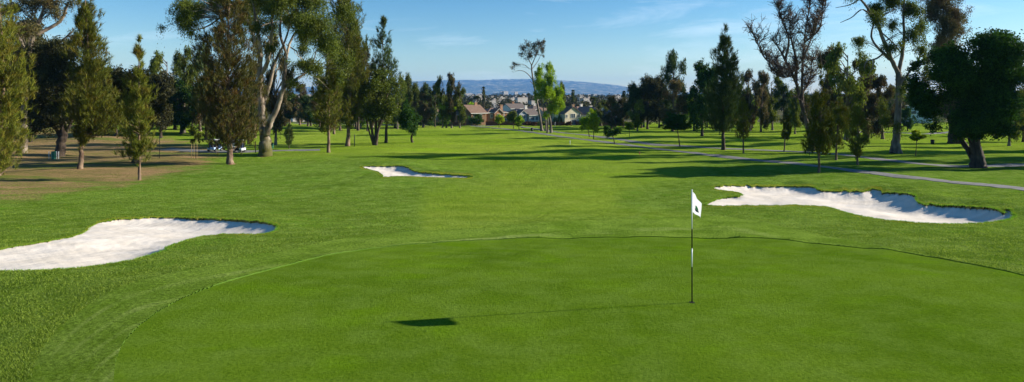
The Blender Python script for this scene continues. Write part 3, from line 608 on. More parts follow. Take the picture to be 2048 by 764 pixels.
pine(1447, 300, [(54, 1446, 1453), (75, 1438, 1462), (100, 1430, 1466), (125, 1424, 1478), (150, 1426, 1482), (190, 1412, 1486), (220, 1404, 1482), (240, 1412, 1474), (258, 1428, 1462)], 'large dark conical pine with a straight brown trunk beside the cart paths', 18, 7.5, nb=460, mtl=M_PINE2, ntuft=8, tuft=.55, soil=.8)
pine(1487, 307, [(196, 1483, 1488), (215, 1476, 1496), (240, 1472, 1502), (262, 1470, 1502), (276, 1478, 1494)], 'small slender pine right beside the large dark conical pine', 19, 3.5, nb=90, mtl=M_PINE, tuft=.4)
pine(1568, 303, [(226, 1570, 1576), (240, 1563, 1582), (262, 1561, 1584), (280, 1565, 1578)], 'very small thin-stemmed pine left of the bare tree', 20, 2.8, nb=60, tuft=.4)
pine(1638, 345, [(95, 1640, 1643), (140, 1638, 1645), (176, 1636, 1647), (190, 1622, 1658), (220, 1614, 1670), (250, 1618, 1668), (280, 1610, 1668), (302, 1616, 1660)], 'young pine with tall bare leader and tiered boughs just behind the right bunker', 21, 5, nb=120, mtl=M_PINE, tuft=.42, ntuft=8, soil=.5, thin=.045)
pine(1672, 320, [(196, 1672, 1682), (215, 1660, 1694), (245, 1654, 1698), (275, 1656, 1690), (292, 1664, 1682)], 'young bushy pine between two other young pines behind the right bunker', 22, 4.5, nb=78, mtl=M_PINE, tuft=.42, thin=.045)
pine(1715, 330, [(212, 1712, 1720), (235, 1700, 1732), (260, 1692, 1740), (285, 1692, 1742), (305, 1700, 1728)], 'young leaning pine with a rounded crown left of the big forked eucalyptus', 23, 4.5, nb=78, mtl=M_PINE, tuft=.42, thin=.045)
pine(578, 297, [(248, 577, 580), (262, 569, 587), (276, 568, 590), (284, 572, 585)], 'little dark pine sapling right of the white-trunked eucalyptus', 24, 2, nb=50, mtl=M_PINE2, tuft=.35)

# -- white-trunked eucalyptus
t = Tree('eucalyptus_tree', 530, 312, 'huge white-trunked eucalyptus with forked stems towering over the cart parking', 31)
t.trunk([(531, 313), (531, 290), (529, 265), (525, 240), (522, 200), (520, 150), (521, 100), (514, 50), (505, 0)], [25, 22, 18, 14, 12, 10, 8, 6, 3], 1.18, 14)
t.trunk([(534, 268, -.4), (545, 245, -.8), (560, 215, -1), (572, 180, -1.2), (590, 165, -1.4), (622, 145, -1.6)], [15, 12, 10, 8, 6, 3], 0, 10)
t.trunk([(572, 182, -1.2), (574, 150, -1), (578, 110, -.8), (585, 80, -.5), (600, 60, -.3), (640, 48, 0)], [8, 7, 5, 4.5, 3, 2], 0, 8)
t.trunk([(524, 215, .3), (535, 170, .8), (545, 120, 1.2), (560, 85, 1.6), (575, 30, 2)], [9, 7, 6, 4, 3], 0, 8)
t.trunk([(527, 250, 0), (516, 225, .5), (514, 200, .9)], [11, 8, 5], 0, 8)
t.trunk([(521, 150, 0), (538, 125, -.6), (548, 80, -1.0), (552, 30, -1.4), (560, -10, -1.6)], [9, 8, 6, 5, 3], 0, 8)
t.trunk([(520, 120, 0), (505, 70, .4), (485, 35, .8), (450, 25, 1), (410, 50, 1), (380, 60, 1)], [8, 6, 5, 4, 3, 1.5], 0, 7)
t.trunk([(578, 110, -.8), (566, 70, -1), (568, 20, -1)], [6, 5, 3], 0, 7)
cl = px_clumps(t, [(360, 10, 26, 22), (385, 45, 24, 18), (350, 60, 16, 12), (415, 25, 28, 24), (440, 5, 26, 22), (395, -10, 30, 20), (480, -5, 35, 25), (530, -15, 40, 25), (590, -10, 40, 28), (640, 5, 36, 26), (680, 20, 26, 24), (700, 45, 14, 20), (655, 60, 36, 26), (610, 40, 30, 20), (570, 30, 22, 16), (640, 100, 26, 20), (675, 90, 26, 26), (600, 95, 18, 14), (540, 60, 22, 16), (500, 40, 22, 18), (620, 130, 24, 16), (610, 165, 16, 12), (650, 140, 20, 18), (550, 10, 30, 16), (520, 90, 14, 12), (690, 120, 20, 22), (665, 150, 20, 16), (560, 100, 16, 14), (500, 75, 18, 14), (620, 75, 26, 18), (470, 30, 24, 18), (585, 130, 14, 14), (640, 175, 14, 12), (350, 35, 14, 12), (370, 65, 12, 8), (410, 55, 16, 12), (430, 40, 18, 14), (455, 60, 16, 14), (540, 30, 24, 16), (600, 20, 26, 18), (660, 90, 24, 16)], .7)
V, Qd, ctr = clump_leaves(t.g, cl, 165000, .25, .5, .05, 50, .22); t.lv.add(V, Qd)
spine = np.vstack([t.L(521, 100), t.L(545, 80, -1), t.L(578, 90, -1), t.L(505, 60), t.L(600, 60), t.L(450, 30, 1), t.L(622, 145, -1.5)])
for p in ctr[t.g.choice(len(ctr), 150)]:
    k = np.argmin(((spine-p)**2).sum(1)); limb(t.tr, spine[k], p, .07, .015, t.g, .05, 5)
t.done(M_BARKP, M_EUC, 2.2)
# -- reddish eucalyptus at far left
t = Tree('eucalyptus_tree', 45, 305, 'tall rusty-leaved eucalyptus with pale limbs behind the left pines', 32)
t.trunk([(45, 305), (48, 250), (50, 180), (58, 110), (75, 50), (95, 0)], [14, 12, 10, 9, 6, 3])
for P in ([(50, 150), (80, 110, 1), (115, 80, 1), (135, 62, 1)], [(58, 110), (40, 60, -1), (28, 10, -1)], [(70, 70), (105, 40, 1.5), (125, 5, 1)]): t.trunk(P, [8, 6, 4, 2][:len(P)], 0, 7)
cl = px_clumps(t, [(25, 15, 28, 22), (60, 5, 28, 20), (100, 5, 28, 22), (128, 30, 18, 18), (125, 70, 20, 18), (90, 60, 26, 20), (50, 55, 28, 22), (25, 60, 22, 26), (75, 95, 34, 24), (40, 110, 30, 30), (140, 5, 16, 18)], .8)
V, Qd, ctr = clump_leaves(t.g, cl, 36000, .25, .35, .15, 34, .2); t.lv.add(V, Qd)
t.limbs_to(np.array([t.L(50, 180), t.L(58, 110), t.L(75, 50), t.L(95, 0)]), ctr, 60, .07); t.done(M_BARKG, M_EUCB)
# -- big broad trees by clumps
def broad(name, c, r, cl, label, seed, trunks, widths, n, mtl, bark=None, leaf=.3, hang=0, shell=.55, ksub=16, spread=.3, lim=40, soil=None, depth=.8, group=None):
    t = Tree(name, c, r, label, seed, group=group); sp = []
    for P, W_ in zip(trunks, widths): sp.append(t.trunk(P, W_, 1.3 if P[0][1] >= t.row-3 else 0))
    V, Qd, ctr = clump_leaves(t.g, px_clumps(t, cl, depth), n, leaf, hang, shell, ksub, spread); t.lv.add(V, Qd)
    t.limbs_to(np.vstack(sp), ctr, lim, .06); return t.done(bark or M_BARKD, mtl, soil)
broad('oak_tree', 118, 312, [(95, 110, 42, 38), (130, 120, 30, 42), (70, 150, 30, 34), (105, 165, 45, 35), (145, 170, 24, 36), (80, 205, 28, 22), (110, 215, 32, 28), (70, 238, 24, 18), (105, 250, 30, 22), (135, 230, 24, 26), (60, 215, 18, 20), (85, 262, 20, 16)], 'dark spreading oak with dusty olive lower foliage behind the tall olive-green pine', 33,
      [[(118, 312), (123, 285), (128, 262), (120, 220), (110, 170)], [(124, 280), (110, 255), (92, 235)], [(126, 270), (140, 250), (150, 215)]], [[17, 15, 14, 9, 4], [8, 6, 3], [8, 6, 3]], 42000, M_OAK, leaf=.28, shell=.35, ksub=34, spread=.22)
broad('shade_tree', 271, 325, [(240, 180, 24, 26), (270, 165, 26, 26), (300, 185, 20, 30), (255, 215, 26, 26), (290, 225, 24, 24), (235, 225, 18, 22), (270, 245, 20, 14), (312, 215, 16, 22)], 'dark spreading tree with low forks directly behind the slim young pine', 34,
      [[(271, 325), (272, 300), (262, 270), (245, 245)], [(272, 300), (290, 272), (306, 250)]], [[13, 11, 8, 4], [9, 7, 3]], 20000, M_OAK, leaf=.3)
broad('multi_stemmed_tree', 748, 290, [(760, 155, 18, 16), (745, 175, 22, 20), (775, 180, 20, 22), (735, 205, 18, 20), (760, 210, 26, 22), (785, 215, 14, 22), (745, 232, 18, 12), (775, 238, 16, 10)], 'olive tree with a fan of several dark stems left of the leaning dark bush', 35,
      [[(752, 290), (756, 262), (768, 225), (775, 190)], [(748, 288), (744, 262), (738, 228), (735, 200)], [(751, 289), (752, 255), (754, 215), (755, 180)], [(745, 284), (738, 262), (732, 240)]], [[6, 5, 4, 2]]*3+[[4, 3, 2]], 20000, M_EUC, leaf=.3, depth=.9)
broad('leaning_bush_tree', 825, 285, [(806, 232, 12, 12), (820, 228, 14, 14), (830, 242, 11, 14), (815, 246, 13, 14), (826, 260, 10, 12), (812, 214, 8, 12), (800, 240, 8, 8), (812, 200, 5, 10)], 'small very dark green tree leaning left in front of the far trees', 36,
      [[(825, 285), (823, 275), (826, 262), (818, 245)]], [[4.5, 4, 3, 2]], 13000, M_DARK, leaf=.24, lim=12)
broad('ficus_tree', 1957, 335, [(1960, 105, 42, 36), (1990, 90, 26, 26), (1930, 120, 34, 34), (1900, 115, 26, 26), (1880, 150, 34, 34), (1855, 175, 26, 28), (1845, 130, 16, 18), (2005, 125, 22, 30), (1975, 150, 42, 40), (1925, 170, 42, 40), (2000, 180, 26, 34), (2010, 150, 16, 22), (1880, 205, 34, 32), (1950, 215, 48, 38), (1990, 225, 32, 34), (1905, 240, 30, 26), (1945, 255, 32, 24), (1985, 260, 26, 20), (1865, 225, 20, 24), (1915, 265, 16, 18), (1885, 258, 14, 18), (1975, 80, 18, 16), (2015, 205, 14, 20), (2020, 110, 10, 14)], 'huge round dark green tree with a thick forked trunk beside the right cart paths', 37,
      [[(1957, 335), (1955, 310), (1948, 280), (1938, 240), (1930, 190)], [(1953, 318, .6), (1940, 290, .9), (1928, 270, 1.2), (1915, 235, 1.6)], [(1952, 285), (1965, 250), (1980, 200)]], [[24, 20, 18, 12, 6], [11, 10, 9, 5], [11, 8, 4]], 150000, M_DARK, leaf=.26, shell=.3, ksub=44, spread=.23, lim=50, soil=1.4, depth=.55)
broad('eucalyptus_tree', 1908, 287, [(1890, 0, 30, 26), (1870, 25, 22, 26), (1905, 30, 26, 26), (1920, 60, 12, 22), (1885, 60, 28, 26), (1865, 80, 18, 24), (1900, 90, 26, 26), (1880, 115, 26, 24), (1855, 120, 14, 18), (1905, 125, 22, 22), (1870, 150, 20, 16)], 'tall dense grey-green eucalyptus rising behind the huge round dark tree', 38,
      [[(1908, 287), (1905, 230), (1896, 160), (1888, 80), (1886, 20)]], [[20, 12, 10, 7, 3]], 46000, M_EUCB, leaf=.30, hang=.4, shell=.2, ksub=34, spread=.22)
# -- forked big eucalyptus right
t = Tree('eucalyptus_tree', 1790, 307, 'big forked grey eucalyptus with long twisting bare limbs reaching left', 39)
t.trunk([(1791, 307), (1792, 280), (1795, 245), (1798, 200), (1797, 145)], [18, 13, 12, 11, 10], 1.4, 12)
t.trunk([(1797, 148), (1780, 120, -.4), (1762, 85, -.8), (1745, 45, -1), (1725, 15, -1), (1700, -15, -1)], [9, 8, 7, 5.5, 4.5, 3], 0, 8)
t.trunk([(1797, 146), (1808, 110, .5), (1815, 70, .8), (1815, 20, 1), (1822, -30, 1)], [8, 7, 5, 4, 3], 0, 8)
t.trunk([(1762, 108, -.5), (1745, 118, -1), (1722, 125, -1.4), (1718, 140, -1.4)], [4, 3.5, 2.5, 1], 0, 6)
t.trunk([(1740, 118, -1), (1738, 135, -1), (1728, 152, -1)], [3, 2, 1], 0, 6)
t.trunk([(1745, 45, -1), (1715, 22, -1.5), (1690, 38, -1.8), (1668, 48, -1.8)], [3.5, 3, 2, 1], 0, 6)
t.trunk([(1712, 0, -1), (1690, 12, -1.3), (1662, 18, -1.3)], [3, 2, 1], 0, 6)
t.trunk([(1798, 170), (1815, 145, -.4), (1830, 120, -.8), (1835, 95, -1)], [5, 4, 3, 1.5], 0, 7)
t.trunk([(1780, 120), (1752, 78, 1), (1760, 40, 1.4), (1772, 5, 1.5)], [5, 4, 3, 2], 0, 7)
t.trunk([(1752, 62, -.9), (1785, 85, 0), (1806, 105, .5)], [3, 2.5, 2], 0, 6)
cl = px_clumps(t, [(1740, 40, 18, 18), (1760, 15, 20, 18), (1735, 80, 16, 16), (1765, 95, 16, 14), (1800, -5, 24, 20), (1830, 15, 20, 24), (1840, 55, 14, 22), (1815, 70, 16, 20), (1828, 100, 14, 18), (1700, -10, 18, 10), (1785, 50, 14, 14), (1810, 165, 14, 20), (1820, 195, 14, 18), (1784, 215, 12, 22), (1780, 180, 10, 16), (1800, 240, 14, 16), (1785, 255, 10, 14), (1740, 105, 9, 9), (1838, 140, 10, 16)], .7)
V, Qd, ctr = clump_leaves(t.g, cl, 42000, .25, .45, .1, 34, .21); t.lv.add(V, Qd)
t.limbs_to(np.array([t.L(1797, 200), t.L(1780, 120, -.4), t.L(1762, 85, -.8), t.L(1745, 45, -1), t.L(1815, 70, 1), t.L(1815, 10, 1)]), ctr, 70, .05); t.done(M_BARKG, M_EUC, 1.6)
# -- bare tree
def dead():
    t = Tree('bare_tree', 1621, 302, 'tall nearly leafless tree with a spray of bare upright branches on the right', 40); g = t.g
    main = [([(1622, 302), (1620, 275), (1612, 240), (1602, 205), (1592, 165), (1575, 130), (1560, 100), (1545, 80)], [13, 10, 8, 7, 6, 5, 3, 2]),
            ([(1606, 215), (1604, 170), (1606, 120), (1610, 70), (1618, 20), (1622, 0)], [5, 5, 4, 3, 2, 1]),
            ([(1592, 165), (1598, 120, 1), (1590, 70, 1.5), (1592, 30, 2)], [6, 5, 3, 1]),
            ([(1580, 140), (1560, 130, 1), (1535, 115, 1), (1515, 75, 1), (1507, 60, 1)], [5, 4, 3, 2, 1]),
            ([(1570, 122), (1572, 80, -1), (1558, 40, -1), (1550, 12, -1)], [5, 4, 3, 1]),
            ([(1606, 120), (1622, 90, .8), (1635, 55, 1), (1645, 30, 1)], [4, 3, 2, 1]),
            ([(1608, 85), (1632, 60, -1), (1638, 25, -1), (1640, 5, -1)], [4, 3, 2, 1]),
            ([(1585, 150), (1560, 155, -1), (1535, 145, -1.5)], [4, 3, 1]),
            ([(1603, 190), (1622, 160, .5), (1630, 120, .8)], [4, 3, 1])]
    for P, W_ in main:
        Pf = t.trunk(P, W_, 1.3 if P[0][1] > 295 else 0, 8)
        hi = Pf[len(Pf)//4:]
        for q in hi[g.choice(len(hi), 30)]:
            if q[2] < 7: continue
            d = unit(np.array([g.randn()*.8, g.randn()*.8, 1.1])); ln = 1.0+1.8*g.rand(); e = q+d*ln; B = limb(t.tr, q, e, .07, .03, g, 0, 5, .12)
            for q2 in B[g.choice(len(B), 8)]:
                d2 = unit(d+g.randn(3)*.7+[0, 0, .3]); e2 = q2+d2*(.4+.8*g.rand()); B2 = limb(t.tr, q2, e2, .04, .02, g, 0, 4, .1, 4)
                for q3 in B2[1:]: limb(t.tr, q3, q3+unit(d2+g.randn(3)*.8)*(.25+.45*g.rand()), .028, .018, g, 0, 3, .05, 3)
    V, Qd, _ = clump_leaves(g, px_clumps(t, [(1560, 100, 26, 30), (1600, 60, 26, 34), (1580, 130, 20, 20), (1540, 90, 16, 20), (1615, 110, 20, 50)], .5), 2600, .2, .2); t.lv.add(V, Qd)
    V, Qd, _ = clump_leaves(g, px_clumps(t, [(1566, 140, 5, 6), (1615, 215, 9, 12), (1632, 225, 7, 9)], .5), 900, .24, .1); t.lv.add(V, Qd)
    t.done(mat('weathered_bark', rgb('#3a2e26'), rgb('#6e5c4e'), 2.0, .9, .02, 10, stretch=(1, 1, .3)), M_EUCB)
dead()
# -- centre pair
t = Tree('eucalyptus_tree', 1083, 262, 'tall thin eucalyptus with a sparse wispy crown in the centre', 41)
t.trunk([(1084, 262), (1080, 235), (1074, 205), (1068, 170), (1064, 145), (1063, 128)], [6, 4.5, 4, 3.4, 3, 2.4], 1.3, 9)
for P, W_ in (([(1064, 158), (1055, 147, 1), (1044, 141, 1), (1030, 142, 1)], [2, 1.6, 1.2, .8]), ([(1063, 130), (1056, 115, 1), (1050, 100, 1)], [2, 1.4, .8]), ([(1063, 132), (1070, 115, -1), (1078, 98, -1)], [2.2, 1.6, .8]), ([(1064, 138), (1076, 122, 1), (1082, 108, 1)], [1.6, 1.2, .6]), ([(1066, 168), (1062, 164, -1), (1060, 162, -1)], [1.2, 1, .8])): t.trunk(P, W_, 0, 6)
cl = px_clumps(t, [(1056, 88, 8, 8), (1046, 98, 8, 8), (1068, 92, 8, 10), (1080, 86, 9, 8), (1084, 98, 7, 9), (1042, 110, 7, 6), (1060, 108, 8, 10), (1074, 106, 6, 8), (1030, 128, 8, 5), (1024, 134, 5, 4), (1052, 118, 5, 6), (1088, 82, 4, 5), (1087, 112, 4, 5)], .5)
V, Qd, ctr = clump_leaves(t.g, cl, 4200, .34, .3, .2, 8, .36); t.lv.add(V, Qd)
t.limbs_to(np.array([t.L(1064, 140), t.L(1056, 115, 1), t.L(1070, 112, -1)]), ctr, 40, .04, .02); t.done(M_BARKG, M_EUCB)
broad('poplar_tree', 1098, 266, [(1078, 140, 8, 13), (1098, 138, 9, 14), (1080, 165, 13, 18), (1100, 160, 11, 18), (1092, 185, 16, 18), (1112, 190, 14, 16), (1075, 190, 8, 14), (1118, 208, 11, 14), (1105, 215, 12, 14), (1078, 150, 9, 14), (1122, 180, 6, 12), (1090, 228, 8, 10), (1112, 225, 8, 8)], 'bright yellow-green tree with twin tops and several stems in the centre', 42,
      [[(1102, 266), (1101, 245), (1096, 215), (1088, 175)], [(1095, 264, .5), (1096, 240, .5), (1104, 205, .5), (1108, 180, .5)], [(1091, 262, -.5), (1091, 240, -.5), (1084, 205, -.5), (1080, 170)]], [[5, 4.5, 3, 1.5], [4, 3, 2, 1], [3, 2.5, 2, 1]], 36000, M_BRIGHT, M_BARKG, leaf=.32, shell=.3, hang=.25, lim=30, ksub=34, spread=.21)
# -- young and small trees: (column,row of foot, crown clumps, label, leaf, n)
def small(c, r, cl, label, seed, mtl, n, tw=2.2, leaf=.2, lean=None, name='young_tree'):
    cy = max(k[1]+k[3]*.3 for k in cl); cx = sum(k[0] for k in cl)/len(cl)
    broad(name, c, r, cl, label, seed, [[(c, r), ((c*2+cx)/3, (r*2+cy)/3), (cx, cy-3)]], [[tw, tw*.8, tw*.4]], n, mtl, M_BARKD, leaf=leaf, shell=.4, ksub=12, lim=9, group='young and small trees on the course')
small(998, 255, [(998, 235, 8, 8), (994, 240, 6, 7), (1003, 239, 7, 7), (998, 244, 7, 4)], 'small round lime-green tree in front of the brick house', 51, M_LIME, 4000, 1.6, .3)
small(1027, 257, [(1021, 236, 8, 10), (1027, 230, 8, 9), (1030, 242, 6, 8)], 'green tree just left of the blue-grey house, with a brownish low side', 52, M_EUC, 4000, 1.8, .3)
small(1038, 260, [(1037, 238, 6, 8), (1034, 246, 6, 6), (1041, 243, 6, 7)], 'small yellow-green tree in front of the blue-grey house', 53, M_BRIGHT, 3500, 1.6, .3)
small(1179, 274, [(1172, 245, 11, 13), (1180, 238, 10, 12), (1168, 252, 9, 9), (1182, 252, 9, 9)], 'leafy green young tree, the left one of a close pair by the path', 54, M_BRIGHT, 7000, 2, .26)
small(1187, 278, [(1186, 230, 8, 11), (1190, 240, 10, 12), (1184, 250, 10, 10), (1192, 255, 8, 9)], 'yellow-green young tree, the right one of a close pair by the path', 55, M_LIME, 8000, 2, .26)
small(1230, 288, [(1213, 262, 7, 8), (1220, 266, 8, 7), (1228, 266, 6, 6), (1236, 263, 6, 7)], 'small crooked dark bush-like tree leaning left beside the cart path', 56, M_DARK, 6000, 2.4, .22)
small(1259, 276, [(1256, 250, 6, 6), (1262, 251, 6, 6), (1259, 256, 8, 4)], 'tiny lime-green sapling right of the crooked dark bush-like tree', 57, M_LIME, 2600, 1.4, .22)
small(1360, 293, [(1340, 245, 13, 10), (1352, 238, 14, 10), (1368, 240, 12, 11), (1378, 250, 8, 9), (1360, 254, 18, 7), (1335, 254, 10, 6), (1345, 232, 10, 8)], 'dark flat-crowned young tree between the two cart paths', 58, M_DARK, 14000, 2.6, .24)
small(1831, 312, [(1826, 270, 7, 6), (1835, 267, 8, 7), (1843, 273, 7, 6), (1832, 277, 9, 4)], 'small pale green sapling right of the big forked eucalyptus', 59, M_LIME, 3000, 1.8, .2)
small(392, 318, [(388, 262, 7, 9), (395, 272, 7, 7), (386, 280, 5, 7)], 'thin staked sapling by the left cart parking', 60, M_EUC, 1500, 1.2, .2)
small(1265, 300, [(1265, 294, .1, .1)], 'x', 61, M_EUC, 1) if False else None

# -- background trees: shared prototypes, each copy a tree of its own
def proto(kind, seed, leafm, bark, n=13000):
    """unit crown 10 m wide, 14 m tall"""
    root = empty('background_tree', (0, 0, 0)); g = np.random.RandomState(seed); tr = MB(); lv = MB(); cl = []
    if kind == 'round': env = [(.22, .55), (.35, .95), (.55, 1.0), (.75, .85), (.92, .45)]; nC = 16; rc = .34
    elif kind == 'column': env = [(.15, .5), (.3, .9), (.5, 1.0), (.7, .8), (.85, .55), (.96, .25)]; nC = 15; rc = .34
    elif kind == 'euc': env = [(.30, .45), (.42, .8), (.6, 1.0), (.8, .9), (.95, .5)]; nC = 19; rc = .25
    else: env = [(.2, .6), (.45, 1.0), (.62, .7), (.8, .85), (.95, .4)]; nC = 14; rc = .30
    hz = np.array([e[0] for e in env]); rw = np.array([e[1] for e in env])
    for k in range(nC):
        h = .18+.78*(k+.5*g.rand())/nC; w_ = np.interp(h, hz, rw); a = g.rand()*6.283; q = (w_-rc*.8)*math.sqrt(g.rand())*5
        rr = 5*rc*(.75+.5*g.rand()); cl.append((q*math.cos(a)*1.0, q*math.sin(a), min(h*14, 14-rr*.9), rr, rr, rr*(1.05 if kind != 'column' else 1.5)))
    V, Qd, ctr = clump_leaves(g, cl, n, .42, .35 if kind in ('euc', 'ragged') else 0, .35, 14, .3); lv.add(V, Qd)
    zt = 12; sw = g.randn(2)*.5; P = np.array([(0, 0, -.3), (.1, 0, 2), (sw[0]*.5, sw[1]*.5, 5), (sw[0], sw[1], 9), (sw[0], sw[1], zt)]); P = spline(P, 5, False)
    tr.tube(P, np.linspace(.34, .06, len(P))*(1+.5*np.exp(-np.maximum(P[:, 2], 0)/.6)), 8)
    for i in g.choice(len(ctr), 30):
        z = max(2.2, ctr[i][2]-np.linalg.norm(ctr[i][:2])*.6-.5); j = np.argmin(abs(P[:, 2]-z)); limb(tr, P[j], ctr[i], .12, .02, g, .1, 5)
    tr.build('trunk', bark, root, True); lv.build('crown', leafm, root); return root
PROT = {}
def getp(k):
    if k not in PROT:
        kind, leafm, bark, seed = {'dr1': ('round', M_OAK, M_BARKD, 71), 'dr2': ('round', M_DARK, M_BARKD, 72), 'co1': ('column', M_EUC, M_BARK, 73), 'co2': ('column', M_PINE2, M_BARKD, 74),
            'eu1': ('euc', M_EUC, M_BARKG, 75), 'eu2': ('euc', M_EUCB, M_BARKG, 76), 'eu3': ('ragged', M_EUC, M_BARKG, 77), 'rg1': ('ragged', M_EUCB, M_BARK, 78), 'rg2': ('ragged', M_PINE2, M_BARKD, 79), 'br1': ('euc', M_BRIGHT, M_BARK, 80)}[k]
        PROT[k] = [proto(kind, seed, leafm, bark), False]
    return PROT[k]
def bgtree(c, r, top, wpx, k, label, group='background trees around the course'):
    p, used = getp(k)
    if not used: o = p; PROT[k][1] = True; 
    else:
        o = p.copy(); COL.objects.link(o)
        for ch in p.children: d = ch.copy(); COL.objects.link(d); d.parent = o
    loc = at(c, r); s = loc.y/F; o.location = loc; hm = (HZ+(CH-loc.z)/s-top)*s
    rz = random.Random(c*7+r).random()*6.28; o.rotation_euler = (0, 0, rz); o.scale = (wpx*s/10*1.3, wpx*s/10*1.3, hm/13.7); tag(o, label, 'tree', group)
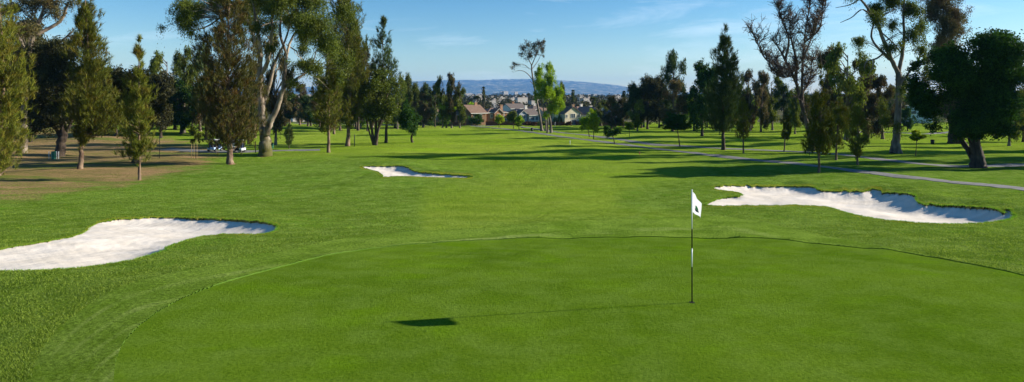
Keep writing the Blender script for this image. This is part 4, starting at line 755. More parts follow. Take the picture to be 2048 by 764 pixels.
BG = [
 (62, 284, 40, 70, 'dr1', 'tall dark mass of a tree between the edge pine and the dark oak'), (196, 276, 120, 50, 'dr2', 'dark tree touching the right side of the tall olive-green pine'), (232, 274, 140, 56, 'dr1', 'brownish dark tree behind and left of the slim young pine'),
 (322, 276, 150, 60, 'dr1', 'dark rounded tree between the slim young pine and the staked sapling'), (362, 270, 158, 56, 'dr2', 'dark green tree just left of the staked sapling'), (412, 280, 90, 56, 'rg2', 'tall dark ragged tree against the left side of the broad brownish pine'),
 (510, 276, 120, 50, 'rg1', 'brown ragged tree left of the white forked trunk, behind the carts'), (716, 262, 60, 50, 'rg2', 'tall dark ragged tree behind the tall full green pine'), (668, 268, 120, 44, 'rg1', 'brown ragged tree right behind the straight-trunked pine'),
 (20, 268, 150, 80, 'dr1', 'dark round tree at the far left behind the edge pine'), (-30, 280, 60, 110, 'dr1', 'dark tree mostly cut off by the left edge, behind the edge pine'),
 (160, 275, 130, 60, 'dr2', 'dark tree behind the tall olive-green pine trunk'), (213, 266, 150, 62, 'dr1', 'dark brownish tree in the gap right of the tall olive-green pine'), (243, 258, 165, 50, 'dr2', 'shadowy tree in the gap left of the slim young pine'),
 (300, 256, 150, 60, 'dr1', 'dark low tree just right of the slim young pine'), (330, 262, 104, 62, 'eu1', 'airy light-topped eucalyptus left of the broad brownish pine, first of two'), (368, 266, 96, 60, 'eu3', 'airy light-topped eucalyptus touching the left side of the broad brownish pine'),
 (350, 258, 170, 70, 'dr2', 'dark low tree under the two airy eucalyptuses'), (400, 262, 120, 60, 'eu2', 'brownish eucalyptus behind the left boughs of the broad brownish pine'), (385, 256, 190, 50, 'dr1', 'dark tree behind the staked sapling'),
 (430, 270, 160, 50, 'rg1', 'ragged tree behind the broad brownish pine, left of its trunk'), (497, 288, 150, 46, 'rg2', 'dark tree with twin trunks behind the golf carts'), (505, 262, 170, 50, 'dr1', 'dark tree left of the white forked trunk, far behind'),
 (551, 290, 60, 60, 'eu2', 'tall straight-trunked tree right behind the white forked trunk'), (570, 252, 180, 40, 'dr2', 'low dark tree seen in the fork of the white eucalyptus'), (600, 250, 165, 48, 'rg1', 'brownish far tree between the eucalyptus and the straight-trunked pine'),
 (622, 252, 190, 40, 'dr2', 'low dark green far tree left of the straight-trunked pine'), (640, 256, 150, 50, 'rg1', 'rusty ragged tree behind the straight-trunked pine'), (680, 260, 150, 50, 'co1', 'green tree in the gap behind the tall full green pine, left'), (712, 258, 130, 50, 'dr1', 'dark tree behind the tall full green pine, right'), (735, 262, 90, 40, 'eu2', 'brownish tall tree left of the tallest dark pine'),
 (722, 256, 200, 40, 'br1', 'yellowish low tree seen between trunks left of the multi-stemmed tree'), (795, 258, 150, 40, 'eu1', 'olive tree just right of the tallest dark pine'), (790, 256, 195, 50, 'dr1', 'dark low mass behind the leaning dark bush'), (814, 252, 153, 26, 'co1', 'slender light green spire rising above the leaning dark bush'), (833, 252, 170, 30, 'co1', 'shorter light green spire right of the leaning dark bush top'),
 (848, 254, 168, 34, 'rg2', 'dark airy far tree left of the twin-topped dark tree'), (870, 254, 170, 30, 'rg2', 'dark slim far tree between the airy one and the twin-topped tree'), (885, 256, 152, 34, 'eu1', 'tall green tree left in the clump before the houses'), (903, 256, 145, 36, 'eu2', 'tallest tree in the clump left of the houses'), (920, 256, 172, 32, 'eu3', 'olive tree on the right side of the clump left of the houses'), (893, 256, 200, 40, 'br1', 'low yellow-green tree at the foot of the clump left of the houses'),
 (955, 251, 228, 26, 'dr2', 'dark clipped shrub-like tree against the gabled house'), (1124, 250, 164, 20, 'eu3', 'slim olive tree right behind the bright twin-topped tree'), (1120, 249, 216, 14, 'co1', 'narrow green tree on the left wall of the cream gabled house'),
 (1203, 252, 200, 30, 'eu1', 'greyish tree right of the cream gabled house'), (1223, 257, 192, 40, 'rg1', 'dusty olive tree hiding the rightmost house'), (1247, 254, 196, 32, 'rg1', 'brownish tree right of the rightmost house'), (1268, 258, 170, 36, 'co2', 'dark pointed tree below the end of the hills'), (1275, 262, 200, 34, 'eu1', 'low green tree in front of the dark pointed tree'),
 (1295, 258, 155, 46, 'dr1', 'broad dark tree left of the tall airy-topped tree'), (1318, 256, 155, 40, 'dr1', 'dark tree touching the tall airy-topped tree'), (1346, 258, 106, 52, 'rg2', 'tall tree with an airy bushy top in the right middle distance'), (1345, 262, 160, 60, 'rg1', 'brown ragged tree below the tall airy-topped tree'), (1380, 254, 190, 40, 'br1', 'low yellowish tree behind the dark flat-crowned young tree'),
 (1404, 272, 122, 60, 'dr2', 'dark drooping tree left of the large dark conical pine'), (1388, 262, 175, 44, 'rg2', 'dark ragged tree left of the dark drooping tree'), (1432, 262, 150, 40, 'eu2', 'tree half hidden behind the left side of the large dark conical pine'), (1475, 262, 170, 40, 'dr1', 'dark tree behind the small slender pine'),
 (1500, 262, 138, 44, 'eu2', 'brownish tree right of the large dark conical pine'), (1522, 264, 142, 40, 'rg1', 'reddish-brown tree left of the bare tree'), (1505, 256, 200, 40, 'br1', 'low yellowish tree with a leaning trunk right of the small slender pine'), (1545, 260, 150, 46, 'eu1', 'narrow green tree left behind the bare tree'),
 (1568, 262, 170, 40, 'rg2', 'dark tree behind the branches of the bare tree, left'), (1590, 268, 175, 36, 'eu3', 'olive tree behind the trunk of the bare tree'), (1612, 258, 195, 30, 'dr1', 'dark low tree right behind the bare tree trunk'),
 (1660, 275, 96, 66, 'rg1', 'tall dark-topped eucalyptus behind the tiered young pine'), (1692, 280, 86, 84, 'eu1', 'tall airy eucalyptus behind the young pines on the right'), (1716, 270, 118, 62, 'eu2', 'brownish tall tree right of the tall airy eucalyptus'), (1735, 276, 150, 62, 'rg1', 'brown drooping tree left of the big forked eucalyptus'), (1765, 278, 150, 62, 'rg1', 'brown drooping tree touching the big forked eucalyptus trunk'), (1700, 262, 190, 50, 'dr1', 'dark tree low behind the young leaning pine'), (1650, 262, 185, 46, 'dr1', 'dark tree low behind the tiered young pine'),
 (1815, 262, 215, 26, 'dr2', 'dark low tree left of the pale blue building'), (2018, 292, 168, 56, 'eu1', 'green tree at the right edge behind the huge round dark tree'), (2046, 284, 180, 46, 'dr1', 'dark tree cut off by the right edge'), (1985, 272, 190, 44, 'dr2', 'dark tree right behind the trunk of the huge round tree'), (1925, 264, 200, 40, 'dr1', 'dark far tree seen under the huge round tree'),
 (2165, 309, -60, 60, 'dr2', 'huge dark tree outside the right edge, nearer one'), 
 (2100, 300, 90, 90, 'eu1', 'tree just outside the right edge of the picture'), (2190, 330, 60, 110, 'eu3', 'tall tree well outside the right edge'), (2320, 318, 0, 120, 'eu1', 'very tall tree farthest outside the right edge'), (2260, 300, 20, 100, 'eu2', 'tall brown tree outside the right edge'),
]
for b in BG: bgtree(*b)
g = random.Random(5); KS = ['dr1', 'dr2', 'eu1', 'rg1', 'eu2', 'rg2', 'co1', 'eu3']
for k in range(58):
    c = g.choice([g.uniform(-60, 420), g.uniform(560, 900), g.uniform(1230, 2100), g.uniform(1260, 1800)]); bgtree(c, g.uniform(246, 256), g.uniform(170, 205) if c < 1900 else g.uniform(200, 222), g.uniform(26, 46), g.choice(KS), 'far tree in the dense band of trees closing off the course', 'trees in the band at the far side of the course')

# ------------------------------------------------------------------ houses
M_GLASS = mat('window_glass', rgb('#3a4650'), rgb('#55626c'), 1, .15, spec=.6); M_TRIM = mat('white_trim', rgb('#cfcabf'), rgb('#ddd8cc'), 1, .7)
M_ROOF = mat('brown_shingle_roof', rgb('#6e5646'), rgb('#8c7260'), 3, .9, .03, 12); M_ROOF2 = mat('grey_shingle_roof', rgb('#5c504a'), rgb('#766a62'), 3, .9, .03, 12)
WALLS = {'tan': ('#a87a54', '#b98a62'), 'brick': ('#8c6248', '#a07658'), 'blue': ('#9098a4', '#a2aab4'), 'cream': ('#bfb498', '#cdc2a8'), 'white': ('#cfc8bc', '#ddd6ca'), 'brown': ('#7a5c44', '#8a6a50'), 'peach': ('#a07c60', '#ae8a6e')}  # brown is for a wall in shade; the shade is put into its colour
def wallm(k): return mat(k+'_stucco', rgb(WALLS[k][0]), rgb(WALLS[k][1]), 1.5, .9, .01, 20)
def house(c, r, wpx, eave, ridge, D, kind, wall, roofm, label, wins=(), chim=None, rz=26, dy=0, name='house', gable=None):
    """eave/ridge in photo rows; wins: (x frac, z frac, w m, h m) on the wall facing the course"""
    loc = at(c, r); loc.y += dy; s = loc.y/F; H = lambda y: (CH-(y-HZ)*s)-loc.z
    loc.x = (c-CX)/F*loc.y
    root = empty(name, loc, label, 'house', 'houses beyond the course'); root.rotation_euler = (0, 0, R(rz)); W_ = wpx*s; h = H(eave); hr = H(ridge); x = W_/2; wb = MB(); o = .35; rf = MB()
    if kind == 'front':     # gable end faces the course
        wb.prism([(-x, -1), (x, -1), (x, h), (0, hr-.05), (-x, h)], 0, D)
        k = (hr-h)/x
        for sg in (-1, 1): rf.prism([(0, hr), (sg*(x+o), h-o*k), (sg*(x+o), h-o*k+.2), (0, hr+.2)], -o, D+o)
    elif kind == 'side':
        wb.box((0, D/2, (h-1)/2), (W_, D, h+1)); V = [(-x, 0, h), (-x, D, h), (-x, D/2, hr-.05), (x, 0, h), (x, D, h), (x, D/2, hr-.05)]
        wb.add(V, None, [[0, 2, 1], [3, 4, 5]]); k = (hr-h)/(D/2)
        for sg in (-1, 1):
            y0 = D/2; y1 = D/2+sg*(D/2+o); z1 = h-o*k
            V = [(-x-o, y0, hr), (x+o, y0, hr), (x+o, y1, z1), (-x-o, y1, z1)]; V += [(a, b_, z+.2) for a, b_, z in V]
            rf.add(V, [[0, 1, 2, 3], [7, 6, 5, 4], [0, 4, 5, 1], [1, 5, 6, 2], [2, 6, 7, 3], [3, 7, 4, 0]])
    else:                   # hip
        wb.box((0, D/2, (h-1)/2), (W_, D, h+1)); hx = max(.5, x-(D/2)*.9)
        V = [(-x-o, -o, h), (x+o, -o, h), (x+o, D+o, h), (-x-o, D+o, h), (-hx, D/2, hr), (hx, D/2, hr), (-x-o, -o, h-.2), (x+o, -o, h-.2), (x+o, D+o, h-.2), (-x-o, D+o, h-.2)]
        rf.add(V, [[0, 1, 5, 4], [2, 3, 4, 5], [6, 7, 1, 0], [7, 8, 2, 1], [8, 9, 3, 2], [9, 6, 0, 3], [9, 8, 7, 6]], [[1, 2, 5], [3, 0, 4]])
    wb.build('wall', wallm(wall), root); ro = rf.build('roof', roofm, root)
    if gable:               # small projecting gabled bay: (x frac, width m, ridge height m)
        gx_, gw, gh = gable; gxm = -x+gx_*W_; b = MB(); b.prism([(gxm-gw/2, -1), (gxm+gw/2, -1), (gxm+gw/2, h-.1), (gxm, gh), (gxm-gw/2, h-.1)], -.9, .2); b.build('bay', wallm(wall), root)
        b = MB(); kk = (gh-h+.1)/(gw/2)
        for sg in (-1, 1): b.prism([(gxm, gh), (gxm+sg*(gw/2+.25), h-.1-.25*kk), (gxm+sg*(gw/2+.25), h+.08-.25*kk), (gxm, gh+.18)], -1.15, D*.35)
        b.build('bay_roof', roofm, root)
        b = MB(); 
        for sg in (-1, 1): b.prism([(gxm, gh-.15), (gxm+sg*(gw/2+.25), h-.25-.25*kk), (gxm+sg*(gw/2+.25), h-.1-.25*kk), (gxm, gh)], -1.2, -1.1)
        b.build('bay_trim', M_TRIM, root)
    b = MB(); b.box((0, -o-.03, h-.1) if kind != 'front' else (0, -.02, h-2.6), (W_+2*o, .06, .22) if kind != 'front' else (W_, .05, .12)); b.build('eave_board' if kind != 'front' else 'wall_band', M_TRIM, root)
    for (fx, fz, ww, hh) in wins:
        wx = -x+fx*W_; wz = fz*h; y_ = -.04
        if gable and abs(wx-(-x+gable[0]*W_)) < gable[1]/2: y_ -= .9
        fr = MB(); fr.box((wx, y_, wz+hh/2+.06), (ww+.24, .1, .12)); fr.box((wx, y_, wz-hh/2-.06), (ww+.24, .1, .12)); fr.box((wx-ww/2-.06, y_, wz), (.12, .1, hh)); fr.box((wx+ww/2+.06, y_, wz), (.12, .1, hh)); fr.box((wx, y_-.01, wz), (.07, .08, hh))
        f = fr.build('window', M_TRIM, root); pn = MB(); pn.box((wx, y_+.02, wz), (ww, .05, hh)); pn.build('pane', M_GLASS, f)
    if chim:
        for (fx, top, col) in chim:
            hz_ = H(top); b = MB(); b.box((-x+fx*W_, D/2, (hz_+h)/2), (1.0, .8, hz_-h)); b.box((-x+fx*W_, D/2, hz_+.08), (1.25, 1.05, .2)); b.build('chimney', wallm(col), ro)
    return root
W2 = (1.1, 1.3)
house(930, 250, 34, 229, 218, 9, 'side', 'tan', M_ROOF, 'brown-roofed tan house at the left end of the row, half behind trees', [(.3, .7, 1, 1.2), (.7, .7, 1, 1.2)], [(.1, 213, 'peach')], rz=22)
house(958, 250, 34, 226, 211, 12, 'side', 'brown', M_ROOF, 'shaded dark-walled house with a high shingle roof and tan chimney', [(.25, .72, 1, 1.2), (.6, .72, 1, 1.2)], [(.75, 206, 'peach')], rz=30, dy=3)
house(995, 249, 44, 225, 216, 10, 'hip', 'brick', M_ROOF, 'orange-tan two-storey house with hipped roof and small front gable', [(.52, .72, 1.2, 1.4), (.8, .76, .7, .8), (.2, .7, .9, 1.2), (.85, .35, 1.6, 1.3)], [(.98, 211, 'peach')], rz=27, gable=(.52, 3.6, 6.0))
house(1047, 249, 34, 227, 217, 10, 'hip', 'blue', M_ROOF2, 'blue-grey house with a small white-edged front gable and paired windows', [(.36, .72, .8, 1.3), (.48, .72, .8, 1.3), (.85, .72, 1.3, 1.3), (.3, .2, 1.2, 1.2)], [], rz=26, gable=(.42, 3.4, 5.4))
house(1069, 249, 22, 230, 219, 10, 'side', 'white', M_ROOF2, 'pale house partly behind the thin leaning trunk in the centre', [(.3, .65, 1.3, 1.2), (.75, .65, 1, 1.2)], [(.2, 212, 'white')])
house(1104, 249, 26, 228, 217, 10, 'side', 'cream', M_ROOF, 'cream house behind the bright green multi-stemmed tree', [(.4, .7, 1, 1.2), (.75, .7, 1, 1.2), (.8, .25, 1.8, 1.3)], [(.85, 214, 'white')])
house(1146, 250, 38, 227, 214, 11, 'front', 'cream', M_ROOF2, 'cream two-storey house with a wide front gable and three upper windows', [(.1, .78, .8, 1.1), (.5, .80, 1.8, 1.5), (.86, .82, .9, 1.1), (.55, .25, 1.8, 1.7), (.85, .25, .9, 1.4)], [(.3, 209, 'white')])
house(1168, 247, 28, 222, 213, 10, 'hip', 'cream', M_ROOF, 'cream house with brown roof and chimneys just behind the wide front gable', [(.5, .7, 1, 1.2)], [(.1, 210, 'peach'), (.8, 209, 'white')], dy=12)
house(1190, 249, 36, 228, 215, 11, 'front', 'blue', M_ROOF2, 'grey-blue gabled house behind the pair of yellow-green young trees', [(.3, .7, 1, 1.2), (.7, .7, 1, 1.2)], [(.7, 213, 'white')], rz=24)
house(1228, 250, 40, 230, 220, 10, 'hip', 'blue', M_ROOF2, 'pale blue house at the right end of the row behind dusty trees', [(.2, .35, 1, 1.3), (.5, .35, 1, 1.3), (.3, .75, 1, 1.2)], [(.3, 214, 'white')])
house(1038, 243, 36, 217, 208, 11, 'side', 'white', M_ROOF2, 'dark-roofed house in the second row with a red chimney', [(.4, .7, 1, 1.2)], [(.45, 204, 'brick')])
house(1080, 243, 30, 219, 211, 11, 'hip', 'white', M_ROOF2, 'second-row dark-roofed house behind the thin leaning trunk', [(.4, .7, 1, 1.2)], [(.5, 208, 'white')])
house(862, 249, 40, 228, 217, 10, 'side', 'peach', M_ROOF, 'peach house glimpsed behind the dark far trees left of the row', [(.3, .65, 1, 1.2), (.7, .65, 1, 1.2)])
house(610, 243, 46, 232, 226, 12, 'hip', 'white', M_ROOF, 'low pale house seen through the fork region left of centre', [(.5, .5, 2, 1.3)])
# pale blue building far right
loc = at(1842, 246); s = loc.y/F; root = empty('office_building', loc, 'pale blue flat-roofed commercial building between the trees at the right', 'building'); b = MB()
H_ = (246-212)*s; b.box((0, 6, H_/2-.5), (46*s, 12, H_+1)); b.build('wall', mat('pale_blue_panel', rgb('#9db4c8'), rgb('#b4c6d4'), .5, .7), root)
b = MB(); b.box((0, 6, H_+.1), (46*s+.6, 12.6, .3)); b.build('roof', M_TRIM, root)
for k in range(3):
    b = MB(); b.box((-15*s+k*15*s, -.05, H_*.62), (11*s, .12, H_*.2)); f = b.build('window', M_TRIM, root); b = MB(); b.box((-15*s+k*15*s, -.13, H_*.62), (10*s, .06, H_*.16)); b.build('pane', M_GLASS, f)
# fences and hedges
M_FENCE = mat('brown_fence_boards', rgb('#5c3a2c'), rgb('#7c5240'), 4, .9, .02, 20, stretch=(8, 8, .5))
def fence(c0, c1, r, hpx, label, brick=False):
    a = at(c0, r); b_ = at(c1, r); s = a.y/F; root = empty('wooden_fence', a, label, 'fence', 'fences in front of the houses'); n = int((b_.x-a.x)/2.4); h = hpx*s
    for k in range(n+1):
        m = MB(); x = k*(b_.x-a.x)/max(1, n); m.box((x, .0, h/2-.2), (.2, .2, h+.5)); m.box((x, 0, h+.08), (.26, .26, .08)); m.build('post', M_FENCE, root)
    m = MB(); g = random.Random(c0); W_ = b_.x-a.x; k = 0; x = .1
    while x < W_: m.box((x, .12, h/2-.3+g.random()*.02), (.17, .03, h+.4)); x += .18
    m.box((W_/2, .16, h*.8), (W_, .05, .1)); m.build('board_panel', M_FENCE, root)
fence(972, 1044, 251, 8.5, 'brown board fence in front of the orange-tan house'); fence(1046, 1074, 250.5, 8, 'brown board fence below the blue-grey house')
fence(1104, 1140, 251, 8, 'brown board fence left below the cream gabled house'); fence(1152, 1172, 251, 8, 'short brown board fence right below the cream gabled house')
fence(1196, 1262, 251.5, 8, 'brown board fence at the right end of the house row'); fence(876, 930, 251.5, 8, 'dark board fence behind the clump left of the houses')
def hedge(c, r, w_, h_, label, mtl, seed):
    t = Tree('shrub', c, r, label, seed, cat='shrub', group='shrubs by the houses'); V, Qd, _ = clump_leaves(t.g, [(x*t.s, 0, h_*.5*t.s, w_*.28*t.s, 1.2, h_*.5*t.s) for x in np.linspace(-w_/2, w_/2, 4)], 1800, .3); t.lv.add(V, Qd)
    m = t.tr; m.tube(np.array([(0, 0, -.2), (0, 0, h_*t.s*.6)]), [.08, .03], 6); t.done(M_BARKD, mtl)
hedge(952, 252, 22, 22, 'dark tall clipped hedge before the shaded dark-walled house', M_DARK, 201); hedge(1086, 252, 16, 9, 'low green shrub between the centre tree trunks', M_EUC, 202); hedge(1116, 251, 12, 18, 'green climber beside the cream gabled house', M_EUC, 203)
hedge(1180, 252, 20, 8, 'bronze-leaved shrubs right of the cream gabled house', M_BRONZE, 204); hedge(1136, 251.5, 12, 8, 'reddish shrub under the cream gabled house', M_BRONZE, 205); hedge(1062, 252, 16, 9, 'reddish shrub by the blue-grey house', M_BRONZE, 206); hedge(880, 253, 30, 11, 'dark shrubs left of the house row', M_DARK, 207); hedge(1240, 253, 26, 10, 'dark shrubs right of the house row', M_DARK, 208)
hedge(845, 253, 34, 12, 'dark shrubs below the peach house', M_DARK, 209); hedge(1845, 252, 60, 14, 'dark hedge below the pale blue building', M_DARK, 210)

# ------------------------------------------------------------------ far town
g = np.random.RandomState(99)
TP = []; TS = []
for Yd, n, hh in ((290, 210, 8), (360, 260, 9), (450, 330, 10), (600, 420, 11), (850, 520, 12), (1200, 600, 12), (1800, 700, 13), (2800, 800, 14), (4500, 800, 16)):
    for _ in range(n):
        y = Yd*(1+.3*g.rand()); c = g.uniform(-300, 2400); TP.append(((c-CX)/F*y, y, -8.5)); TS.append(hh*(.6+.7*g.rand()))
V_all = []; 
for (x, y, z), h in zip(TP, TS):
    n = int(np.clip(70000/y, 30, 170)); lf = np.clip(y*.0030, .8, 9); w_ = h*(.35+.35*g.rand())
    d = rdir(g, n); k = g.choice(5, n); off = g.randn(5, 3)*.35; off[:, 2] *= .7; p = (off[k]+d*.55*(.6+.4*g.rand(n))[:, None])*np.array([w_, w_, h*.42])+np.array([x, y, z+h*.55])
    a = rdir(g, n); b = unit(np.cross(a, rdir(g, n))); V_all.append(np.stack([p-a*lf*.5, p+b*lf*.35, p+a*lf*.5, p-b*lf*.35], 1).reshape(-1, 3))
V = np.vstack(V_all); o = mesh_np('distant_trees', V, [np.arange(len(V)).reshape(-1, 4)], M_OAK); tag(o, 'hazy mass of treetops over the far town below the hills', 'trees', None, 'stuff')
M_FAR = mat('pale_far_wall', rgb('#a09a92'), rgb('#b8b2aa'), .05, .8); M_FARR = mat('grey_far_roof', rgb('#8a8078'), rgb('#a39a92'), .05, .8)
for k in range(110):
    if k < 8: y = 3000+g.rand()*2500; c = [936, 992, 1004, 1011, 1032, 1048, 1080, 960][k]; h = 20+[2, 2, 14, 14, 12, 2, 4, 0][k]; w_ = [50, 40, 26, 30, 22, 24, 40, 30][k]; y = 3600
    else: y = [480, 800, 1200, 1700, 2400][k % 5]*(1+.25*g.rand()); c = g.uniform(820, 1270) if k % 4 else g.uniform(560, 660); h = 5.5+3*g.rand()+y/380; w_ = 8+y*.004*(.5+g.rand())
    o = empty('distant_building', ((c-CX)/F*y, y, -8.2), 'small pale building far off in the town below the hills', 'building', 'pale buildings of the far town'); o.rotation_euler = (0, 0, R(30))
    b = MB(); b.box((0, 0, h/2), (w_, w_*.5, h)); b.build('wall', M_FAR, o); b = MB(); b.box((0, 0, h+.3), (w_*1.02, w_*.52, .6)); b.box((w_*.2, 0, h+1), (w_*.2, w_*.2, 1.5)); b.build('roof', M_FARR, o)
# palms and poles above the houses
M_PALM = leafmat('palm_fronds', rgb('#3c4c20'), rgb('#66743a'), rgb('#6a5c3a'), .3, .3)
def palm(c, topr, y, label, crown=2.2, shag=0, base=-8.2, bright=False):
    s = y/F; x = (c-CX)/F*y; h = CH-(topr-HZ)*s-base; root = empty('palm_tree', (x, y, base), label, 'palm tree', 'palms over the house roofs'); g = np.random.RandomState(int(c)); m = MB()
    m.tube(np.array([(0, 0, -.3), (.1, 0, h*.5), (0, 0, h-1)]), [.3, .24, .2], 8); m.build('trunk', M_BARKD, root, True)
    n = 700 if shag else 420; d = rdir(g, n); d[:, 2] = np.abs(d[:, 2])*.9-.25; p = np.array([0, 0, h-1])+d*crown*(.3+.6*g.rand(n))[:, None]
    if shag: k = n//2; p[:k] = np.stack([g.randn(k)*.42, g.randn(k)*.42, h-1.5-shag*g.rand(k)], 1); d[:k] = [0, 0, -1]
    V, Qd = leafquads(p, unit(d), 1.1, .25, g); mesh_np('fronds', V, [Qd], M_BRIGHT if bright else M_PALM, root)
palm(967, 172, 290, 'tallest thin shaggy palm left of centre above the brown house roofs', .6, 6); palm(1146, 178, 300, 'thin shaggy palm above the cream gabled house', .6, 5); palm(1248, 180, 300, 'thin shaggy palm above the right end of the house row', .55, 4); palm(954, 192, 330, 'shorter palm left of the tallest palm', 2.0); palm(1187, 194, 290, 'dark bushy-topped palm right of the cream gabled house', 2.2, 4)
palm(944, 207, 262, 'bright yellow-green young palm behind the brown-roofed tan house', 2.6, 0, bright=True); palm(1057, 187, 600, 'far palm left of the thin leaning trunk', 2.4); palm(1100, 190, 520, 'far palm behind the centre trees', 2.4)

# ------------------------------------------------------------------ flagstick
M_WHITE = mat('white_paint', rgb('#e6e6e6'), rgb('#eeeeee'), 2, .35, spec=.5); M_BLACK = mat('black_paint', rgb('#101010'), rgb('#161616'), 2, .8, spec=.08)
base = at(1384, 603); base.z -= G_STEP; s = base.y/F; root = empty('flagstick', base, 'black and white banded flagstick with a white flag standing in the hole', 'golf flag')
PH = (603-381)*s; rad = .0115
for (r0, r1, m_, nm) in ((603, 532, M_BLACK, 'black_band'), (532, 495, M_WHITE, 'white_band'), (495, 456, M_BLACK, 'black_band'), (456, 381, M_WHITE, 'white_band')):
    b = MB(); z0 = (603-r0)*s; z1 = (603-r1)*s; b.tube(np.array([(0, 0, z0-(.1 if r0 == 603 else 0)), (0, 0, (z0+z1)/2), (0, 0, z1)]), rad if m_ is M_WHITE else rad*.98, 12); b.build(nm, m_, root, True)
b = MB(); b.tube(np.array([(0, 0, PH), (0, 0, PH+.02), (0, 0, PH+.035)]), [.014, .016, .004], 10); b.build('finial', M_WHITE, root, True)
# limp flag, folds falling away from the pole
nu, nv = 22, 18; V = []
for v in range(nv+1):
    fv = v/nv
    for u in range(nu+1):
        fu = u/nu; zt = .17*fu**1.2; zb = .39+.045*fu
        x = .012+.055*fu+.022*math.sin(fu*8+fv*2.2)*fu**.7; y = -.33*fu+.02*math.sin(fu*7+1+fv*3)*fu; z = PH-.01-zt*(1-fv)-zb*fv
        V.append((x, y, z))
Qf = [[v*(nu+1)+u, v*(nu+1)+u+1, (v+1)*(nu+1)+u+1, (v+1)*(nu+1)+u] for v in range(nv) for u in range(nu)]
M_FLAG = leafmat('flag_cloth', rgb('#e2e2e4'), rgb('#e2e2e4'), rgb('#dcdce0'), .1, .35, .5, 1); fl = mesh_np('flag', V, [np.array(Qf)], M_FLAG, root, True)
V_ = np.array(V).reshape(nv+1, nu+1, 3)
def onflag(u, v, off):
    iu = min(int(u*nu), nu-1); iv = min(int(v*nv), nv-1); a = V_[iv, iu]; du = V_[iv, iu+1]-a; dv = V_[iv+1, iu]-a; nn = np.cross(du, dv); nn /= np.linalg.norm(nn); nn = nn if nn[1] < 0 or True else -nn
    return a+du*(u*nu-iu)+dv*(v*nv-iv)+nn*off
def emblem(pts, m_, nm, off):
    for sg in (1, -1):
        c_ = onflag(sum(p[0] for p in pts)/len(pts), sum(p[1] for p in pts)/len(pts), off*sg); P_ = [c_]+[onflag(a, b_, off*sg) for a, b_ in pts]; n = len(pts)
        mesh_np(nm, P_, [[[0, i+1, (i+1) % n+1] for i in range(n)]], m_, fl)
emblem([(.42, .52), (.56, .46), (.66, .56), (.68, .70), (.55, .68), (.45, .66)], mat('emblem_green', rgb('#1f9a4a'), rgb('#28a854'), 2, .7), 'green_emblem', .004)
emblem([(.40, .66), (.55, .69), (.68, .71), (.72, .80), (.52, .82), (.38, .78)], mat('emblem_navy', rgb('#1c2c3c'), rgb('#22344a'), 2, .7), 'navy_emblem', .004)
cup = MB(); an = np.linspace(0, 2*np.pi, 28, endpoint=False)
cup.tube(np.array([(0, 0, .0035), (0, 0, -.02), (0, 0, -.15)]), [.054, .054, .054], 28, cap=False)
V = [(0, 0, .0030)]+[(.054*math.cos(a), .054*math.sin(a), .0030) for a in an]; cup.add(V, None, [[0, i+1, (i+1) % 28+1] for i in range(28)])  # flat near-black disc over the mouth stands for shade inside the cup
o = cup.build('golf_hole', mat('cup_shade', rgb('#0a0f06'), rgb('#10160a'), 2, .9)); o.location = base; tag(o, 'dark round hole in the green at the foot of the flagstick', 'golf hole')

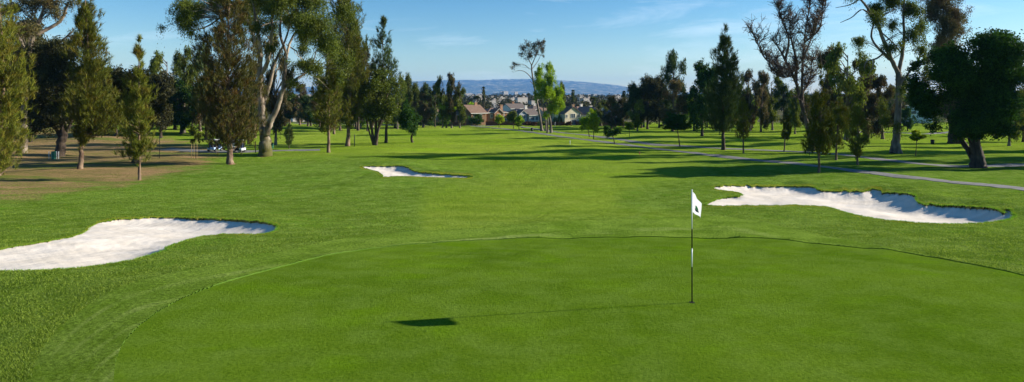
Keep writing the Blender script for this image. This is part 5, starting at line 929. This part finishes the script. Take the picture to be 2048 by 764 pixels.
# ------------------------------------------------------------------ golf carts
M_CARTW = mat('white_cart_body', rgb('#d8dade'), rgb('#e4e6ea'), 2, .35, spec=.5); M_TYRE = mat('rubber', rgb('#161616'), rgb('#222222'), 4, .8); M_SEAT = mat('dark_vinyl', rgb('#2a2a2c'), rgb('#38383a'), 3, .6); M_METAL = mat('metal', rgb('#9a9a9a'), rgb('#b0b0b0'), 3, .4, metal=.6); M_CARTB = mat('blue_cart_body', rgb('#8fa8cc'), rgb('#a0b6d6'), 2, .35, spec=.5)
M_ACR = mat('windscreen_tint', rgb('#60707a'), rgb('#6a7a84'), 1, .1, spec=.7)
def cart(c, r, rz, body, label):
    p = at(c, r); p.z += .05; root = empty('golf_cart', p, label, 'golf cart', 'golf carts on the left cart parking'); root.rotation_euler = (0, 0, R(rz))
    b = MB(); b.prism([(.1, .3), (1.0, .3), (1.2, .42), (1.18, .66), (.95, .80), (.66, .86), (.58, .40), (.1, .38)], -.55, .55); b.build('body', body, root)
    b = MB(); b.prism([(-.7, .3), (.098, .3), (.09, .62), (-.6, .66), (-.7, .6)], -.54, .54); b.build('seat_base', M_BLACK, root)  # black seat base; shading of the lower body is put into its colour
    b = MB(); b.prism([(-1.15, .36), (-.702, .34), (-.702, .7), (-1.15, .68)], -.56, .56); b.build('rear_cowl', body, root)
    b = MB(); b.box((.0, 0, 1.86), (1.75, 1.15, .08), 0, .06); b.build('roof', M_CARTW, root)
    for x, x2, nm in ((.75, .62, 'strut'), (-.75, -.7, 'strut')):
        for y_ in (-.5, .5): b = MB(); b.tube(np.array([(x, y_, .8), (x2, y_, 1.84)]), .025, 6); b.build(nm, M_METAL if False else M_BLACK, root)
    b = MB(); b.box((-.22, 0, .74), (.5, 1.1, .16), 0, .1); b.build('seat', M_SEAT, root); b = MB(); b.box((-.5, 0, 1.02), (.12, 1.08, .42)); b.build('backrest', M_SEAT, root)
    b = MB(); b.box((.69, 0, 1.32), (.03, .96, .9)); b.build('windscreen', M_ACR, root)
    b = MB(); b.tube(np.array([(.6, .28, .8), (.35, .28, 1.08)]), .02, 6); a = np.linspace(0, 2*np.pi, 17); P_ = np.stack([.35+.06*np.cos(a)*1.5, .28+.17*np.sin(a), 1.1+.14*np.cos(a)], 1); b.tube(P_, .014, 5); b.build('steering_wheel', M_BLACK, root)
    for x in (-.78, .82):
        for y_ in (-.56, .56):
            b = MB(); P_ = np.array([(x, y_-.1, .24), (x, y_-.09, .24), (x, y_+.09, .24), (x, y_+.1, .24)]); b.tube(P_, [.18, .24, .24, .18], 18); wv = b.build('wheel', M_TYRE, root, False); b = MB(); b.tube(np.array([(x, y_-.115, .24), (x, y_+.115, .24)]), .12, 12); b.build('rim', M_METAL, wv)
    for y_ in (-.25, .25):
        o = empty('golf_bag', root.location+Vector((math.cos(R(rz))*-1.0-math.sin(R(rz))*y_, math.sin(R(rz))*-1.0+math.cos(R(rz))*y_, .8)), ('dark golf bag on the %s side at the back of the ' % ('right' if y_ < 0 else 'left'))+('white cart' if body is M_CARTW else 'pale blue cart'), 'golf bag', 'golf bags on the carts'); o.rotation_euler = (0, 0, R(rz))
        b = MB(); b.tube(np.array([(0, 0, -.15), (0, 0, .1), (-.08, 0, .62)]), [.13, .14, .13], 10); b.build('bag', M_SEAT if y_ < 0 else mat('navy_bag', rgb('#223050'), rgb('#2c3c60'), 3, .7), o)
        for k in range(5): b = MB(); a = k*1.25; b.tube(np.array([(-.08+.05*math.cos(a), .05*math.sin(a), .55), (-.12+.1*math.cos(a), .1*math.sin(a), .92)]), [.008, .02], 5); b.build('club', M_METAL, o)
cart(474, 305, 172, M_CARTW, 'white golf cart seen from the side, parked right of the brownish pine trunk')
cart(430, 303, 84, M_CARTB, 'pale blue golf cart seen from an end, left of the brownish pine trunk')

# ------------------------------------------------------------------ small course furniture
M_WOODP = mat('stake_wood', rgb('#8a7450'), rgb('#a89068'), 6, .9); M_PVC = mat('white_pvc', rgb('#c8cac8'), rgb('#dcdedc'), 4, .6); M_GRN = mat('green_plastic', rgb('#2c6a50'), rgb('#3a7a5e'), 4, .6); M_DKM = mat('dark_metal', rgb('#1c2220'), rgb('#2c322f'), 4, .5)
def post(c, r, topr, m_, label, rad=.04, name='post', cat='post', group=None, cap=False):
    p = at(c, r); s = p.y/F; h = (r-topr)*s; b = MB(); b.tube(np.array([(0, 0, -.2), (0, 0, h*.97), (0, 0, h)]), [rad, rad, rad*.6], 8); o = b.build(name, m_, None, True); o.location = p; tag(o, label, cat, group)
for c, r, lb in ((383, 316, 'leftmost'), (388, 317, 'second'), (394, 313, 'third'), (398, 312, 'fourth')): post(c, r, r-38, M_WOODP, lb+' thin wooden stake beside the staked sapling on the dry turf', .035, 'wooden_stake', 'stake', 'stakes around the sapling')
for c, r, lb in ((426, 303, 'left'), (432, 308, 'right')): post(c, r, r-34, M_WOODP, lb+' wooden stake of the pair near the pale blue golf cart', .035, 'wooden_stake', 'stake', 'stakes near the carts')
post(511, 306, 283, M_DKM, 'dark post between the white golf cart and the white forked trunk', .07, 'marker_post'); post(709, 293, 269, M_DKM, 'dark upright post on the grass right of the tall full green pine', .07, 'marker_post')
post(319, 316, 272, M_DKM, 'thin dark pole right of the slim young pine', .04, 'marker_post')
for k, (c, lb) in enumerate(((98, 'far left'), (103, 'inner left'), (113, 'inner right'), (117, 'far right'))): post(c, 318, 303, M_PVC, lb+' white post guarding the green utility box', .05, 'guard_post', 'post', 'white posts around the green box')
p = at(108, 318); root = empty('utility_box', p, 'green utility box standing between four white posts', 'utility box'); b = MB(); b.box((0, 0, .45), (.42, .42, 1.1)); b.build('cabinet', M_GRN, root); b = MB(); b.box((0, 0, 1.03), (.48, .48, .08), 0, .2); b.build('lid', M_GRN, root)
def bin_(c, r, h, label, m_=M_DKM):
    p = at(c, r); s = p.y/F; root = empty('litter_bin', p, label, 'bin', 'bins on the course'); H = h*s; b = MB(); b.tube(np.array([(0, 0, 0), (0, 0, H*.85)]), [.3, .33], 14); b.build('drum', m_, root, True); b = MB(); b.tube(np.array([(0, 0, H*.86), (0, 0, H*.93), (0, 0, H)]), [.36, .34, .1], 14); b.build('lid', M_BLACK, root, True)
bin_(1064, 262, 6.5, 'dark litter bin left of the centre tree trunks'); bin_(1865, 288, 9, 'dark litter bin on the grass left of the huge round tree'); bin_(543, 297, 12, 'green ball washer just right of the white forked trunk', M_GRN); bin_(1826, 268, 7, 'far dark litter bin near the pale blue building')  # the green drum by the forked trunk is a ball washer
post(1140, 289, 281, M_PVC, 'short white distance post on the fairway', .05, 'distance_post'); post(1279, 309, 303, mat('red_paint', rgb('#9a3c2c'), rgb('#b04a38'), 3, .6), 'short red stake on the grass beside the cart path', .06, 'red_stake', 'stake')
post(1110, 255, 244, M_PVC, 'white post in front of the cream house', .06, 'distance_post'); post(1460, 262, 250, M_PVC, 'pale far post right of the large dark conical pine trunk', .07, 'distance_post')

# ------------------------------------------------------------------ haze
HAZE = 5.0e-5
hb = bpy.data.meshes.new('haze'); m = MB(); m.box((0, 0, 0), (42000, 17000, 403)); o = m.build('haze'); tag(o, 'thin blue haze over the plain and hills', 'haze', None, 'stuff')
o.location = (0, 5500, 403/2-11)
hm = bpy.data.materials.new('haze'); hm.use_nodes = True; n = hm.node_tree.nodes; n.clear(); ou = n.new('ShaderNodeOutputMaterial'); pv = n.new('ShaderNodeVolumePrincipled')
pv.inputs['Color'].default_value = (.14, .44, 1, 1); pv.inputs['Density'].default_value = HAZE; pv.inputs['Anisotropy'].default_value = 0.0; hm.node_tree.links.new(pv.outputs[0], ou.inputs['Volume'])
o.data.materials.clear(); o.data.materials.append(hm)
